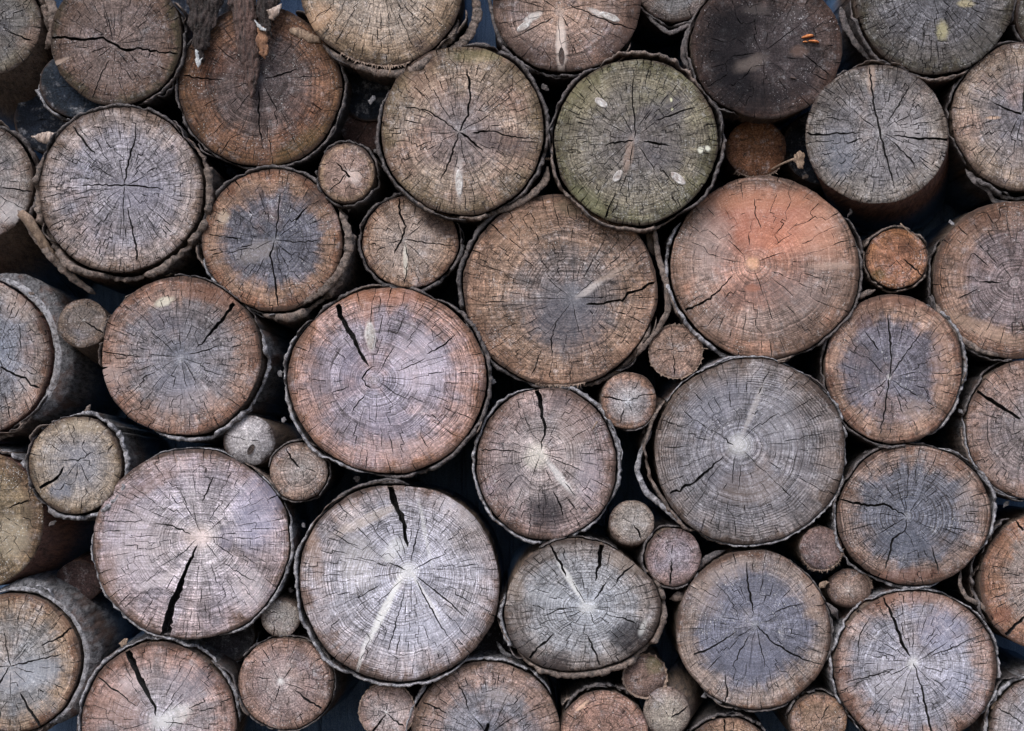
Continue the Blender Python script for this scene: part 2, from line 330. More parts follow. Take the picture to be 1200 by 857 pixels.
   stains=[(780, 130, 34, 22, 20, (84, 76, 80), .7), (775, 180, 34, 22, 0, (92, 84, 88), .5), (690, 80 + 30, 34, 26, 40, (150, 132, 86), .35), (664, 165, 14, 30, 0, (86, 72, 54), .5), (690, 235, 34, 14, -40, (120, 116, 70), .4), (737, 180, 6, 26, -12, (170, 130, 104), .6), (828, 120, 16, 24, 20, (96, 70, 56), .5), (820, 176, 4, 5, 0, (236, 206, 160), .95), (828, 174, 4, 4, 0, (236, 206, 160), .95), (786, 118, 1.6, 3, 0, (236, 200, 140), .9), (787, 129, 1.6, 2.4, 0, (236, 200, 140), .9)],
   sat=0.72, lum=0.93, grime=0.5, label='olive tinged log with several small pale knots and bark lifting off its top'),
 T(cx=886, cy=174, rx=36, ry=34, pith=(886, 168), rec=45, pal=((122, 82, 56), (118, 78, 54), (110, 72, 50), (84, 56, 40)), bark=[], dens=.3, speck=.3, ringk=.25,
   patch=(124, 82, 56), cool=(96, 72, 58), pk=.05, splint=(230, 320, 24, 6), side='red', sat=.9, lum=1.05, label='small orange brown log wedged under the black stained one, lower rim whiskered'),
 T(cx=1028, cy=158, rx=85, ry=82, pith=(1031, 155), rec=-12, pal=((130, 118, 112), (118, 108, 104), (126, 112, 100), (110, 92, 76)), dens=1.7, shear=(.28, -.12),
   bark=[(60, 130, 1, 3, 'dark')], side='red', patch=(132, 108, 92), cool=(104, 102, 108),
   cracks=[[(1019, 78, 1.5), (1021, 100, 2), (1023, 115, 2), (1031, 155, 2.4), (1037, 178, 2.2), (1044, 203, 2), (1049, 222, 1)], [(943, 156, 2), (960, 158, 3), (970, 157, 2), (985, 156, 2), (1010, 156, .8)],
           [(1046, 159, 1), (1075, 162, 2.4), (1113, 163, 3)], [(1040, 145, 1), (1056, 118, 1.6), (1066, 100, 1)], [(1045, 165, 1), (1066, 185, 1.8), (1074, 200, 1)]],
   stains=[(980, 110, 34, 16, 35, (66, 54, 52), .6), (1060, 92, 38, 14, -15, (60, 50, 48), .7), (1021, 95, 6, 20, 0, (166, 130, 104), .7), (985, 180, 24, 34, 0, (104, 106, 114), .5), (1062, 150, 20, 30, 0, (166, 148, 138), .35)],
   sat=0.7, label='grey log split by a thin cross of cracks with bare reddish side wood below'),
 T(cx=1214, cy=20, rx=24, ry=34, pith=(1216, 20), rec=20, pal=((86, 82, 56), (86, 80, 58), (80, 72, 52), (60, 54, 40)), bark=[(0, 360, 1, 4, 'dark')], dens=.3,
   label='sliver of a mossy log at the top right corner'),
 T(cx=657, cy=340, rx=113, ry=112, pith=(671, 350), rec=0, pal=((108, 102, 102), (124, 106, 96), (146, 112, 88), (134, 96, 72)), border=.5, dens=0.8,
   bark=[(100, 250, 2, 5, 'dark'), (-80, -20, 2, 6, 'brown'), (-110, -80, 0, 4, 'dark')], patch=(146, 112, 92), cool=(104, 98, 98), splint=(255, 285, 24, 5),
   pr=.10, cracks=[[(686, 357, 1.5), (700, 357, 3), (714, 354, 2.4), (730, 352, 2.6), (736, 344, 3), (752, 340, 2.8), (758, 334, 3.4), (768, 330, 2)], [(622, 442, 1), (628, 430, 1.6), (634, 410, .8)], [(655, 372, .8), (646, 395, 1.5), (648, 420, 1)]],
   stains=[(690, 340, 22, 5, 32, (198, 178, 162), .7), (664, 375, 55, 46, 0, (92, 88, 94), .55), (610, 270, 40, 22, 30, (150, 112, 84), .4), (720, 320, 30, 4, 28, (176, 146, 122), .5), (680, 242, 40, 12, 0, (116, 98, 74), .6)],
   ringk=0.6, saw=20, sawk=1, label='very large tan log in the upper middle with a jagged crack to its right rim'),
 T(cx=896, cy=314, rx=111, ry=107, pith=(882, 309), rec=-4, pal=((176, 128, 106), (160, 118, 100), (150, 124, 110), (128, 98, 80)), border=.42, sat=.92, lum=.95, dens=0.5, hair=.4,
   bark=[(150, 260, 3, 5, 'grey'), (-70, 20, 1, 3, 'dark'), (260, 290, 1, 3, 'brown')], patch=(178, 124, 96), cool=(134, 114, 104), speck=.7, pithc=(226, 150, 110),
   cracks=[[(803, 364, 2.6), (818, 357, 2.2), (832, 350, 2.4), (842, 340, 1.8), (859, 323, 1)], [(884, 232, 1), (886, 255, 1.2), (892, 268, .8)], [(893, 390, .8), (892, 410, 1.2)]],
   stains=[(905, 262, 78, 46, -6, (196, 116, 86), .62), (960, 275, 30, 44, 10, (186, 128, 98), .5), (835, 285, 28, 40, 0, (158, 132, 120), .5), (870, 346, 40, 18, 10, (104, 84, 80), .5), (930, 340, 46, 24, -20, (124, 104, 96), .5), (975, 312, 30, 5, 0, (186, 152, 130), .5), (880, 235, 90, 14, 0, (176, 118, 86), .5), (882, 309, 9, 9, 0, (230, 158, 118), .7), (882, 338, 12, 6, 0, (168, 104, 76), .6)],
   ringk=0.6, label='large log with a bright salmon orange patch over its centre'),
 T(cx=1051, cy=303, rx=36, ry=35, pith=(1052, 303), rec=2, pal=((136, 96, 76), (132, 94, 72), (136, 96, 70), (106, 72, 48)), bark=[(0, 360, 1, 3, 'brown')], dens=.7,
   cracks=[[(1058, 303, 1), (1070, 313, 2), (1083, 324, 1.5)]], stains=[(1064, 290, 14, 10, 0, (66, 48, 42), .6), (1030, 322, 10, 8, 0, (96, 84, 50), .5)],
   sat=1.1, label='small orange brown round log below the one split by a cross of cracks'),
 T(cx=1188, cy=327, rx=92, ry=92, pith=(1189, 331), rec=2, pal=((136, 114, 108), (118, 100, 96), (138, 104, 84), (120, 82, 60)), border=.62, dens=0.5,
   bark=[(150, 262, 2, 4, 'dark')], patch=(134, 98, 80), cool=(104, 94, 94), pr=.05,
   cracks=[[(1147, 330, 1), (1160, 330, 2.8), (1174, 332, 1)], [(1122, 350, 1), (1135, 345, 1.5), (1148, 338, 1)]],
   stains=[(1150, 262, 40, 10, 25, (84, 54, 42), .6), (1150, 385, 60, 10, -22, (168, 132, 104), .45), (1130, 300, 16, 40, 0, (138, 98, 74), .4)],
   ringk=0.8, label='brown ringed log cut off by the right edge beside the small orange brown one'),
 T(cx=-35, cy=418, rx=93, ry=95, pith=(-5, 410), rec=4, pal=((116, 116, 122), (120, 114, 114), (134, 116, 104), (116, 82, 64)), shear=(.12, -.10), dens=1.1,
   bark=[(-48, 75, 2, 20, 'grey'), (-80, -48, 1, 8, 'brown')], side='red',
   cracks=[[(0, 430, 1.5), (15, 438, 3), (30, 443, 2.6), (36, 452, 2.6), (48, 455, 2)], [(22, 380, 1), (25, 410, 1.2)]],
   stains=[(20, 360, 24, 20, 0, (150, 126, 110), .4), (30, 440, 14, 10, 0, (156, 136, 122), .4)],
   label='log at the left edge wrapped on its right in a broad smooth grey bark sleeve'),
 T(cx=97, cy=379, rx=29, ry=29, pith=(97, 376), rec=0, pal=((112, 96, 84), (106, 92, 82), (112, 92, 76), (88, 70, 56)), bark=[], dens=.5, shear=(.12, -.25), side='brown', speck=.5,
   cracks=[[(98, 377, 1), (110, 384, 1.8), (122, 391, 2)]], pk=.25, label='small round log right of the grey bark sleeve at the left edge'),
 T(cx=211, cy=418, rx=94, ry=93, pith=(212, 419), rec=-10, pal=((120, 116, 120), (130, 116, 112), (144, 110, 92), (136, 92, 70)), border=.66, dens=1.1, shear=(.12, -.08),
   bark=[(-112, 20, 2, 5, 'grey'), (20, 110, 1, 2, 'dark'), (120, 170, 0, 2, 'brown')], side='brown', patch=(148, 112, 94), cool=(120, 118, 128),
   cracks=[[(275, 356, 5), (264, 370, 4), (250, 387, 3.2), (240, 400, 2), (230, 408, 1)], [(117, 431, 7), (121, 431, 4), (127, 430, 1)], [(118, 412, 1.5), (140, 416, 1.5), (165, 418, 1)], [(222, 415, 1), (240, 411, 1.4), (258, 405, 1)]],
   stains=[(192, 354, 14, 6, 22, (214, 192, 160), .8), (190, 378, 28, 12, -8, (92, 86, 92), .55), (130, 440, 20, 16, 0, (176, 146, 132), .6), (220, 470, 50, 16, 10, (160, 140, 134), .4), (240, 345, 40, 12, -15, (132, 82, 58), .5), (205, 450, 30, 18, 0, (108, 106, 116), .4)],
   lum=0.95, label='log with a wedge crack at upper right and a notch in its left rim'),
 T(cx=454, cy=446, rx=115, ry=109, pith=(438, 444), rec=-6, pal=((150, 140, 146), (146, 132, 134), (158, 126, 114), (144, 106, 86)), border=.7, dens=0.62, hair=.45,
   bark=[(140, 262, 6, 4, 'grey'), (-98, 60, 4, 5, 'dark'), (60, 140, 1, 4, 'dark')], patch=(164, 128, 112), cool=(132, 124, 134), knots=[(434, 394, 4.5, 15, 4, 0)], speck=.7, ringk=0.8,
   cracks=[[(395, 357, 5), (399, 370, 6.5), (406, 383, 5), (413, 394, 6), (420, 408, 4), (426, 420, 4.5), (433, 430, 2)], [(440, 429, 1), (429, 434, 1.6), (425, 443, 1.8), (429, 452, 1.6), (436, 456, 1)], [(428, 462, 1), (418, 474, 1.8), (412, 484, 1)], [(500, 415, 1), (520, 405, 2), (534, 392, 1)]],
   stains=[(375, 440, 14, 46, 8, (96, 84, 84), .6), (410, 440, 16, 40, -4, (112, 102, 110), .5), (433, 380, 7, 38, 2, (150, 106, 84), .5), (434, 394, 6.5, 20, 4, (214, 194, 180), .9), (490, 425, 36, 46, 10, (184, 168, 170), .45), (455, 498, 46, 20, 0, (116, 106, 112), .5), (450, 348, 60, 10, 0, (150, 98, 72), .5), (470, 525, 60, 14, 5, (170, 142, 132), .4)],
   lum=1.0, sat=1.0, label='very large pinkish log with a wide slanting crack beside a slim pale knot'),
 T(cx=641, cy=544, rx=82, ry=89, pith=(633, 531), rec=-2, pal=((178, 156, 144), (148, 130, 122), (142, 118, 110), (122, 92, 78)), dens=0.75, border=.6,
   bark=[(100, 330, 3, 4, 'grey'), (-30, 80, 3, 5, 'grey')], patch=(152, 124, 112), cool=(132, 120, 128),
   cracks=[[(629, 456, 5), (634, 475, 4.6), (636, 492, 4), (640, 500, 3), (635, 518, 1.6), (634, 528, 1)], [(562, 527, 1.5), (590, 528, 1.5), (612, 530, .8)], [(648, 575, 1), (657, 592, 2), (660, 606, 1)]],
   stains=[(641, 598, 27, 24, 0, (48, 44, 48), .92), (655, 558, 5, 28, 38, (210, 206, 204), .6), (600, 560, 26, 22, 0, (112, 100, 100), .5), (628, 535, 16, 18, 0, (214, 184, 158), .45), (670, 500, 20, 30, 20, (156, 124, 108), .4), (690, 560, 18, 40, 0, (152, 138, 142), .4), (655, 470, 14, 12, 0, (96, 84, 84), .4)],
   ringk=0.7, label='central log with a dark smudge near its bottom and a wedge crack from the top'),
 T(cx=792, cy=412, rx=32, ry=32, pith=(790, 412), rec=4, pal=((132, 104, 86), (132, 102, 84), (138, 106, 86), (116, 84, 66)), bark=[], dens=.6, speck=.4, pk=.1, splint=(0, 360, 40, 2.5),
   cracks=[[(790, 415, 1), (790, 440, 1.6)]], label='small tan round log between the salmon patched one and the tan jagged crack one'),
 T(cx=737, cy=470, rx=33, ry=34, pith=(736, 470), rec=-4, pal=((166, 158, 154), (148, 128, 118), (140, 102, 80), (110, 78, 58)), bark=[(200, 330, 0, 2, 'dark')], border=.72, dens=.5, pithc=(232, 226, 220),
   cracks=[[(706, 464, 1.5), (722, 468, 1.8), (736, 470, 1)], [(736, 470, 1), (752, 464, 1.5), (768, 462, 1)], [(731, 478, 1), (727, 496, 1.6)]],
   label='small round log with a white centre, touching the upper right of the central log'),
 T(cx=879, cy=530, rx=113, ry=109, pith=(863, 522), rec=-6, pal=((140, 132, 134), (132, 122, 120), (138, 122, 114), (122, 100, 86)), border=.75, dens=0.55, hair=.5, speck=.7, rings=36, ringk=0.85,
   bark=[(148, 240, 9, 4, 'brown'), (-120, 60, 1, 3, 'grey'), (60, 148, 1, 2, 'grey')], patch=(142, 116, 100), cool=(122, 118, 128), pr=.11, pithc=(222, 218, 216), pk=0.6,
   cracks=[[(784, 580, 2.5), (792, 574, 4), (797, 576, 2), (803, 569, 3.6), (812, 568, 2), (820, 560, 3), (832, 550, 2.4), (848, 534, 1)], [(845, 510, 1), (854, 518, 1.6), (860, 522, 1)], [(800, 480, 1), (812, 492, 1.2)], [(868, 545, .8), (866, 575, 1)]],
   stains=[(882, 480, 4, 40, -22, (176, 160, 148), .6), (835, 450, 60, 12, 20, (120, 100, 88), .3), (880, 570, 44, 26, 0, (134, 108, 90), .5), (850, 560, 30, 16, 10, (104, 98, 104), .4), (940, 540, 8, 70, 8, (112, 100, 98), .4), (840, 470, 46, 26, 30, (128, 124, 132), .4), (915, 500, 30, 40, 0, (156, 146, 144), .35)],
   lum=0.96, sat=0.75, label='very large grey log with bright white centre and zigzag crack at lower left'),
 T(cx=1048, cy=432, rx=80, ry=87, pith=(1042, 443), rec=-2, pal=((112, 106, 112), (110, 100, 104), (144, 108, 86), (122, 82, 62)), border=.68, dens=.9, hair=.5,
   bark=[(-60, 60, 2, 4, 'grey'), (120, 300, 2, 3, 'dark')], patch=(136, 104, 86), cool=(98, 96, 104), pr=.03, pk=.4, pithc=(226, 220, 216),
   cracks=[[(1042, 443, 1.5), (1045, 420, 1.6), (1043, 395, 2.2), (1041, 365, 1)], [(1042, 443, 1.4), (1039, 465, 2), (1036, 485, 1.6), (1030, 512, 1)], [(1042, 443, 1), (1058, 420, 1.5), (1080, 388, 1)], [(1062, 456, 1), (1075, 464, 1.6)], [(1014, 388, 1), (1026, 405, 2), (1030, 412, 1)]],
   stains=[(1015, 372, 22, 14, 40, (82, 50, 40), .6), (1007, 432, 32, 24, 0, (84, 80, 88), .55), (1052, 355, 40, 8, 0, (136, 92, 70), .5), (1072, 480, 20, 18, 0, (154, 124, 104), .5), (1100, 420, 14, 46, 0, (150, 110, 86), .5)],
   label='grey hearted log in an even brown band, directly below the small orange brown one'),
 T(cx=1214, cy=504, rx=83, ry=83, pith=(1208, 500), rec=0, pal=((134, 118, 110), (130, 110, 102), (142, 112, 96), (116, 82, 64)), border=.7, dens=1.1, bark=[(100, 170, 2, 3, 'dark'), (170, 260, 1, 2, 'grey')],
   cracks=[[(1140, 456, 3), (1155, 466, 3.4), (1165, 471, 5), (1178, 479, 4.6), (1195, 491, 2.4)], [(1157, 490, .8), (1156, 510, 1.2), (1162, 530, 1)]],
   label='log cut off by the right edge with a straight wedge crack at its upper left'),
 T(cx=88, cy=545, rx=54, ry=57, pith=(92, 540), rec=-8, pal=((134, 124, 120), (138, 122, 108), (142, 120, 98), (112, 90, 66)), dens=.8, shear=(.08, -.06), rings=17, ringk=.5,
   bark=[(-140, 100, 3, 6, 'grey'), (100, 220, 2, 3, 'dark')], patch=(146, 120, 94),
   cracks=[[(47, 572, 4.4), (57, 566, 4), (66, 561, 3.2), (73, 552, 2.4), (75, 546, 1.2)], [(72, 539, 1), (92, 540, 1.6), (108, 530, 1)], [(125, 530, 1), (134, 520, 1.8)]],
   stains=[(98, 500, 36, 10, 0, (176, 152, 122), .35), (72, 575, 16, 12, 0, (120, 124, 136), .5), (92, 545, 34, 30, 0, (120, 120, 126), .35)],
   label='medium log in a pale bark ring, wedge crack at lower left, near left edge'),
 T(cx=-24, cy=609, rx=76, ry=80, pith=(-10, 600), rec=0, pal=((132, 110, 82), (138, 112, 80), (122, 92, 66), (98, 72, 48)), dens=.6, speck=.9, hair=.5, shear=(.25, -.02), side='red',
   bark=[(40, 90, 1, 5, 'grey')], patch=(150, 122, 86), cool=(116, 98, 80), cracks=[[(8, 596, 1), (22, 590, 2), (36, 587, 2)]],
   stains=[(15, 630, 24, 30, 0, (182, 160, 128), .45), (34, 600, 10, 24, 0, (82, 66, 54), .6)], knots=[],
   sawk=1, saw=70, lum=0.9, label='ochre log dusted with sawdust at the left edge, dark reddish side wood to its right'),
 T(cx=291, cy=517, rx=31, ry=30, pith=(290, 516), rec=-6, pal=((150, 138, 130), (146, 134, 128), (132, 120, 114), (92, 80, 74)), bark=[], dens=.4, ringk=.1, hair=.2, speck=.7, dome=9, shear=(.25, -.12),
   patch=(164, 152, 142), cool=(104, 92, 88), knots=[(294, 527, 3, 6, -30, 1)], side='brown', label='small pale rounded stub with a tiny dark eye between three big logs'),
 T(cx=350, cy=553, rx=34, ry=34, pith=(354, 548), rec=-2, pal=((142, 128, 118), (136, 114, 100), (134, 106, 88), (106, 82, 66)), bark=[(0, 360, .5, 2.5, 'dark')], dens=.6,
   cracks=[[(335, 525, 1.5), (341, 536, 2.4), (347, 544, 2.2), (352, 549, 1)]], label='small round log right of the pale stub, crack slanting from its top left'),
 T(cx=224, cy=638, rx=116, ry=110, pith=(236, 628), rec=-8, pal=((190, 172, 164), (166, 148, 148), (164, 138, 132), (136, 104, 88)), border=.72, dens=0.7, hair=.5,
   bark=[(-75, 20, 1, 4, 'grey'), (170, 270, 0, 3, 'grey'), (20, 120, 0, 2, 'grey')], patch=(174, 146, 134), cool=(146, 138, 156), speck=.6, pr=.11, pithc=(214, 180, 160), pk=.7, ringk=0.7,
   cracks=[[(193, 750, 12), (197, 728, 10.5), (203, 706, 8.5), (212, 686, 6), (220, 664, 4.4), (227, 648, 3), (232, 638, 1.4)], [(237, 588, 1), (243, 575, 2.2), (250, 558, 1.2)], [(180, 613, 1), (200, 616, 2), (214, 621, 1.8), (224, 627, 1)], [(120, 610, 1), (150, 612, 1), (170, 610, .8)], [(262, 660, .8), (280, 672, 1.2), (300, 682, 1)]],
   stains=[(160, 640, 40, 50, 0, (190, 168, 160), .45), (300, 600, 34, 50, -10, (150, 144, 164), .5), (188, 680, 34, 8, 20, (206, 184, 176), .4), (264, 632, 10, 18, 0, (128, 118, 134), .5), (175, 570, 46, 10, 30, (160, 122, 106), .4), (290, 690, 26, 30, 0, (186, 170, 164), .4), (128, 680, 12, 40, 0, (140, 104, 84), .5)],
   lum=0.94, saw=35, sawk=1, sat=0.8, label='very large pale lilac log with a black wedge crack running down to its bottom rim'),
 T(cx=468, cy=682, rx=118, ry=115, pith=(480, 670), rec=-12, pal=((186, 176, 180), (168, 156, 156), (160, 140, 134), (140, 108, 92)), border=.75, dens=0.85, hair=.45,
   bark=[(135, 312, 6, 4, 'grey'), (85, 135, 2, 4, 'dark')], patch=(176, 154, 140), cool=(160, 154, 164), speck=.6, pr=.09, pithc=(240, 236, 238), pk=0.6, ringk=0.75,
   cracks=[[(456, 566, 8), (461, 582, 8), (464, 594, 6), (470, 604, 6.4), (474, 618, 4.6), (475, 632, 4), (478, 642, 2)], [(482, 660, 1), (485, 640, 1.5), (490, 622, 1), (493, 600, .8)], [(454, 660, 1), (466, 663, 1.6), (476, 668, 1)], [(488, 676, 1), (510, 692, 1.8), (545, 722, 1.2)], [(488, 680, 1), (500, 705, 1.8), (524, 745, 1)], [(475, 690, .8), (464, 730, 1.4), (455, 765, 1)]],
   stains=[(452, 712, 5.5, 56, -27, (250, 248, 250), 1.0), (425, 765, 3, 26, -14, (214, 206, 204), .5), (462, 645, 20, 14, 40, (206, 198, 208), .5), (500, 700, 3, 40, 32, (222, 218, 220), .6), (370, 650, 10, 40, 8, (160, 120, 92), .5), (430, 610, 50, 8, 25, (206, 176, 148), .4), (498, 625, 3, 50, 12, (214, 206, 206), .4), (540, 600, 34, 16, -30, (188, 172, 166), .4), (500, 740, 60, 20, 10, (150, 146, 154), .4), (420, 660, 26, 40, 0, (196, 178, 162), .35)],
   lum=0.94, sat=0.75, label='very large whitish log with a bright white streak running down from its centre'),
 T(cx=680, cy=711, rx=91, ry=77, pith=(689, 713), rec=-10, pal=((168, 164, 164), (150, 142, 138), (142, 124, 112), (112, 90, 76)), border=.7, dens=.95,
   bark=[(-140, 35, 2, 7, 'brown'), (170, 220, 2, 5, 'grey'), (60, 120, 0, 2, 'dark')], patch=(156, 136, 120), cool=(136, 134, 138), pr=.1, pithc=(222, 220, 220), pk=0.5, sag=1,
   cracks=[[(643, 636, 2), (650, 648, 3), (658, 662, 2.4), (663, 676, 2)], [(706, 634, 5), (703, 648, 4.6), (702, 662, 3.4), (697, 682, 1.4)], [(711, 680, 1), (705, 692, 2), (696, 704, 1)], [(746, 660, 1), (735, 668, 2.2), (724, 678, 2.4), (722, 684, 1)], [(650, 742, 1), (638, 754, 3), (632, 757, 2), (621, 772, 3.6)], [(689, 745, 1), (696, 762, 2.6), (703, 780, 2.2)], [(718, 722, 1), (732, 725, 2), (745, 731, 1.6)], [(636, 722, 1), (655, 715, 1.6), (664, 712, 1)]],
   stains=[(737, 744, 27, 24, 20, (34, 30, 36), .97), (668, 680, 4, 34, 32, (226, 222, 220), .8), (610, 755, 24, 14, -45, (74, 64, 62), .7), (652, 775, 22, 14, 0, (66, 58, 58), .7), (753, 736, 12, 4, 70, (206, 206, 210), .5), (730, 660, 30, 14, -25, (146, 120, 98), .5), (604, 685, 12, 24, 10, (146, 120, 96), .5), (640, 700, 30, 16, 0, (168, 164, 162), .35), (640, 650, 26, 8, 20, (112, 96, 84), .4)],
   lum=0.93, ringk=0.6, sat=0.7, label='squat oval log with many spokes of cracks and sooty spots along its lower rim'),
 T(cx=740, cy=613, rx=27, ry=27, pith=(742, 614), rec=0, pal=((150, 136, 124), (134, 118, 104), (124, 104, 88), (98, 80, 68)), bark=[], dens=.5, border=.8, side='brown', shear=(.05, -.2),
   cracks=[[(742, 614, 1), (748, 622, 2), (752, 633, 2)]], label='small round log with a crack to its lower right, below the central smudged one'),
 T(cx=789, cy=653, rx=33, ry=34, pith=(787, 652), rec=-2, pal=((150, 134, 136), (134, 116, 116), (136, 110, 104), (106, 82, 76)), bark=[(60, 360, 1, 3, 'dark')], dens=.6, ringk=.5,
   cracks=[[(787, 654, 1), (787, 668, 2.2), (785, 686, 1.8)]], label='small pinkish grey round log with a crack straight down from its centre'),
 T(cx=883, cy=739, rx=90, ry=93, pith=(886, 732), rec=-2, pal=((118, 114, 122), (110, 106, 114), (142, 118, 102), (120, 86, 66)), border=.70, dens=0.65, hair=.5, speck=.7,
   bark=[(-60, 60, 0, 2, 'dark'), (-130, -60, 1, 3, 'dark')], patch=(136, 118, 108), cool=(104, 102, 112), pr=.05, pithc=(190, 188, 194),
   cracks=[[(875, 658, 1), (876, 680, 2.2), (880, 700, 2.2), (884, 720, 1)], [(813, 767, 2.4), (828, 762, 2.4), (842, 754, 1.8), (864, 740, 1)], [(886, 732, 1), (905, 752, 2), (930, 768, 2), (965, 780, 1)], [(878, 745, 1), (868, 762, 1.6), (858, 782, 1)], [(900, 722, .8), (922, 712, 1.4), (940, 708, 1)], [(850, 790, 1), (852, 812, 2.2), (850, 826, 1.4)]],
   stains=[(880, 770, 50, 34, 0, (96, 94, 104), .6), (895, 690, 30, 20, 0, (96, 92, 98), .5), (855, 670, 34, 14, 20, (160, 142, 134), .4), (955, 690, 14, 40, -10, (140, 108, 88), .5), (830, 700, 20, 30, 0, (150, 126, 112), .4)],
   ringk=0.5, grime=0.5, label='slate grey hearted log with a tan rim in the lower right quarter, no bark left'),
 T(cx=1072, cy=603, rx=90, ry=82, pith=(1063, 606), rec=-4, pal=((100, 98, 104), (104, 100, 104), (136, 108, 92), (118, 84, 66)), border=.72, dens=1.0, ringk=0.8,
   bark=[(150, 290, 3, 4, 'grey'), (-30, 70, 4, 4, 'grey'), (70, 150, 1, 3, 'dark')], patch=(136, 108, 90), cool=(92, 94, 104), speck=.7, rings=27,
   cracks=[[(984, 586, 2), (1000, 590, 2.8), (1024, 593, 2.6), (1036, 591, 2.4), (1050, 598, 2.2), (1062, 606, 1)], [(1063, 608, 1), (1060, 622, 1.6), (1046, 632, 2.4), (1040, 655, 2), (1036, 668, 1)], [(1084, 606, 1), (1095, 604, 1.2)], [(1091, 640, 1), (1097, 662, 2), (1099, 672, 1.4)]],
   stains=[(1060, 635, 40, 20, 0, (86, 88, 98), .5), (1108, 540, 30, 12, -25, (130, 92, 72), .45), (1060, 674, 46, 9, 5, (118, 76, 60), .6), (1130, 590, 14, 34, 0, (150, 130, 120), .35)],
   label='dark grey clearly ringed log with a crack from its left rim to centre'),
 T(cx=962, cy=643, rx=25, ry=26, pith=(962, 642), rec=2, pal=((122, 98, 90), (116, 92, 84), (112, 84, 74), (84, 62, 54)), bark=[], dens=.4, splint=(200, 360, 60, 4), speck=.4, pk=.15,
   label='tiny reddish log with a hairy rim between two big logs at the lower right'),
 T(cx=996, cy=690, rx=26, ry=23, pith=(993, 693), rec=8, pal=((156, 132, 116), (128, 100, 84), (116, 88, 72), (84, 62, 52)), bark=[], dens=.3, shear=(.05, -.15), side='brown', splint=(0, 60, 14, 3), pk=.5, dome=4, pithc=(204, 180, 160),
   label='tiny tan rounded log just below the hairy rimmed one'),
 T(cx=1073, cy=783, rx=95, ry=91, pith=(1070, 777), rec=-4, pal=((158, 148, 150), (140, 132, 134), (150, 118, 102), (134, 92, 72)), border=.75, dens=1.3, hair=.6,
   bark=[(-40, 60, 3, 3, 'grey'), (60, 230, 1, 3, 'grey')], patch=(156, 130, 116), cool=(130, 128, 142), pr=.07, pithc=(232, 228, 228), pk=.7,
   cracks=[[(1034, 698, 2), (1041, 712, 2.4), (1050, 735, 4), (1058, 755, 3.4), (1067, 770, 1.6)], [(1070, 777, 1), (1078, 800, 2), (1084, 825, 2.6), (1092, 858, 3)], [(990, 800, 1), (1020, 792, 1.6), (1050, 784, 1)], [(1070, 735, .8), (1070, 760, 1.2)], [(1090, 770, 1), (1120, 758, 1.3), (1140, 748, .8)], [(1005, 775, .8), (1006, 745, 1.4), (1020, 722, 1)]],
   stains=[(1105, 740, 34, 30, -30, (142, 138, 156), .5), (1045, 800, 34, 30, 0, (166, 152, 146), .35), (1070, 702, 50, 8, 0, (142, 100, 80), .5), (990, 790, 9, 10, 0, (104, 66, 52), .6), (1120, 800, 22, 26, 0, (140, 138, 152), .4)],
   label='pale crazed log in the bottom right with a slanting crack above its white centre'),
 T(cx=1228, cy=682, rx=78, ry=82, pith=(1232, 680), rec=0, pal=((148, 130, 120), (144, 122, 108), (152, 106, 78), (130, 84, 60)), border=.66, dens=.8, bark=[(120, 215, 8, 4, 'dark')],
   cracks=[[(1187, 606, 2), (1200, 622, 2.5)], [(1178, 744, 4.6), (1190, 732, 4), (1204, 720, 3)], [(1160, 702, 1), (1180, 696, .8)]], stains=[(1175, 720, 14, 12, 0, (112, 60, 44), .7)],
   label='orange rimmed log cut off by the right edge, dark bark flap standing off its left'),
 T(cx=1226, cy=862, rx=66, ry=70, pith=(1228, 862), rec=0, pal=((150, 140, 138), (144, 134, 132), (140, 124, 116), (110, 90, 80)), dens=.9, bark=[(80, 200, 3, 5, 'grey')],
   cracks=[[(1168, 830, 1), (1185, 838, 1.5), (1200, 850, 1)]], label='corner of a pale log at the bottom right of the picture'),
 T(cx=959, cy=846, rx=34, ry=33, pith=(962, 845), rec=2, pal=((140, 108, 88), (136, 104, 80), (144, 104, 76), (112, 76, 52)), bark=[(0, 180, 1, 3, 'dark')], dens=.9, hair=.6,
   cracks=[[(962, 845, 1), (966, 835, 1.6), (972, 826, 1)]], label='small orange brown round log at the bottom edge under the slate grey hearted one'),
 T(cx=854, cy=892, rx=52, ry=51, pith=(856, 890), rec=6, pal=((120, 92, 76), (130, 100, 80), (142, 106, 80), (104, 74, 54)), bark=[(30, 150, 3, 4, 'dark')], cracks=[[(849, 842, 2), (850, 860, 2)]],
   label='top arc of a brown log barely showing at the bottom edge'),
 T(cx=782, cy=836, rx=28, ry=30, pith=(786, 842), rec=-2, pal=((156, 138, 118), (136, 120, 104), (122, 104, 90), (84, 70, 62)), bark=[], dens=.5, shear=(.30, .10), side='brown', dome=5,
   cracks=[[(786, 842, 1), (795, 836, 2), (808, 828, 2)]], pk=.5, pithc=(206, 184, 152), label='small stub with its grey side showing to the upper right, at the bottom edge'),
 T(cx=756, cy=793, rx=26, ry=26, pith=(751, 797), rec=2, pal=((124, 94, 78), (112, 86, 74), (106, 80, 68), (78, 58, 50)), bark=[], dens=.3, speck=.5, dome=5, pk=.15, splint=(0, 360, 24, 2.5),
   stains=[(766, 780, 12, 12, 0, (96, 90, 50), .5)], label='small dark brown knobbly log under the lower right of the squat oval log'),
 T(cx=708, cy=860, rx=52, ry=50, pith=(710, 862), rec=0, pal=((140, 104, 88), (140, 100, 82), (144, 104, 84), (116, 78, 60)), bark=[(50, 150, 6, 4, 'dark')], dens=.7,
   stains=[(682, 828, 12, 2.5, 40, (220, 160, 124), .7)], label='reddish log at the bottom edge below the squat oval one'),
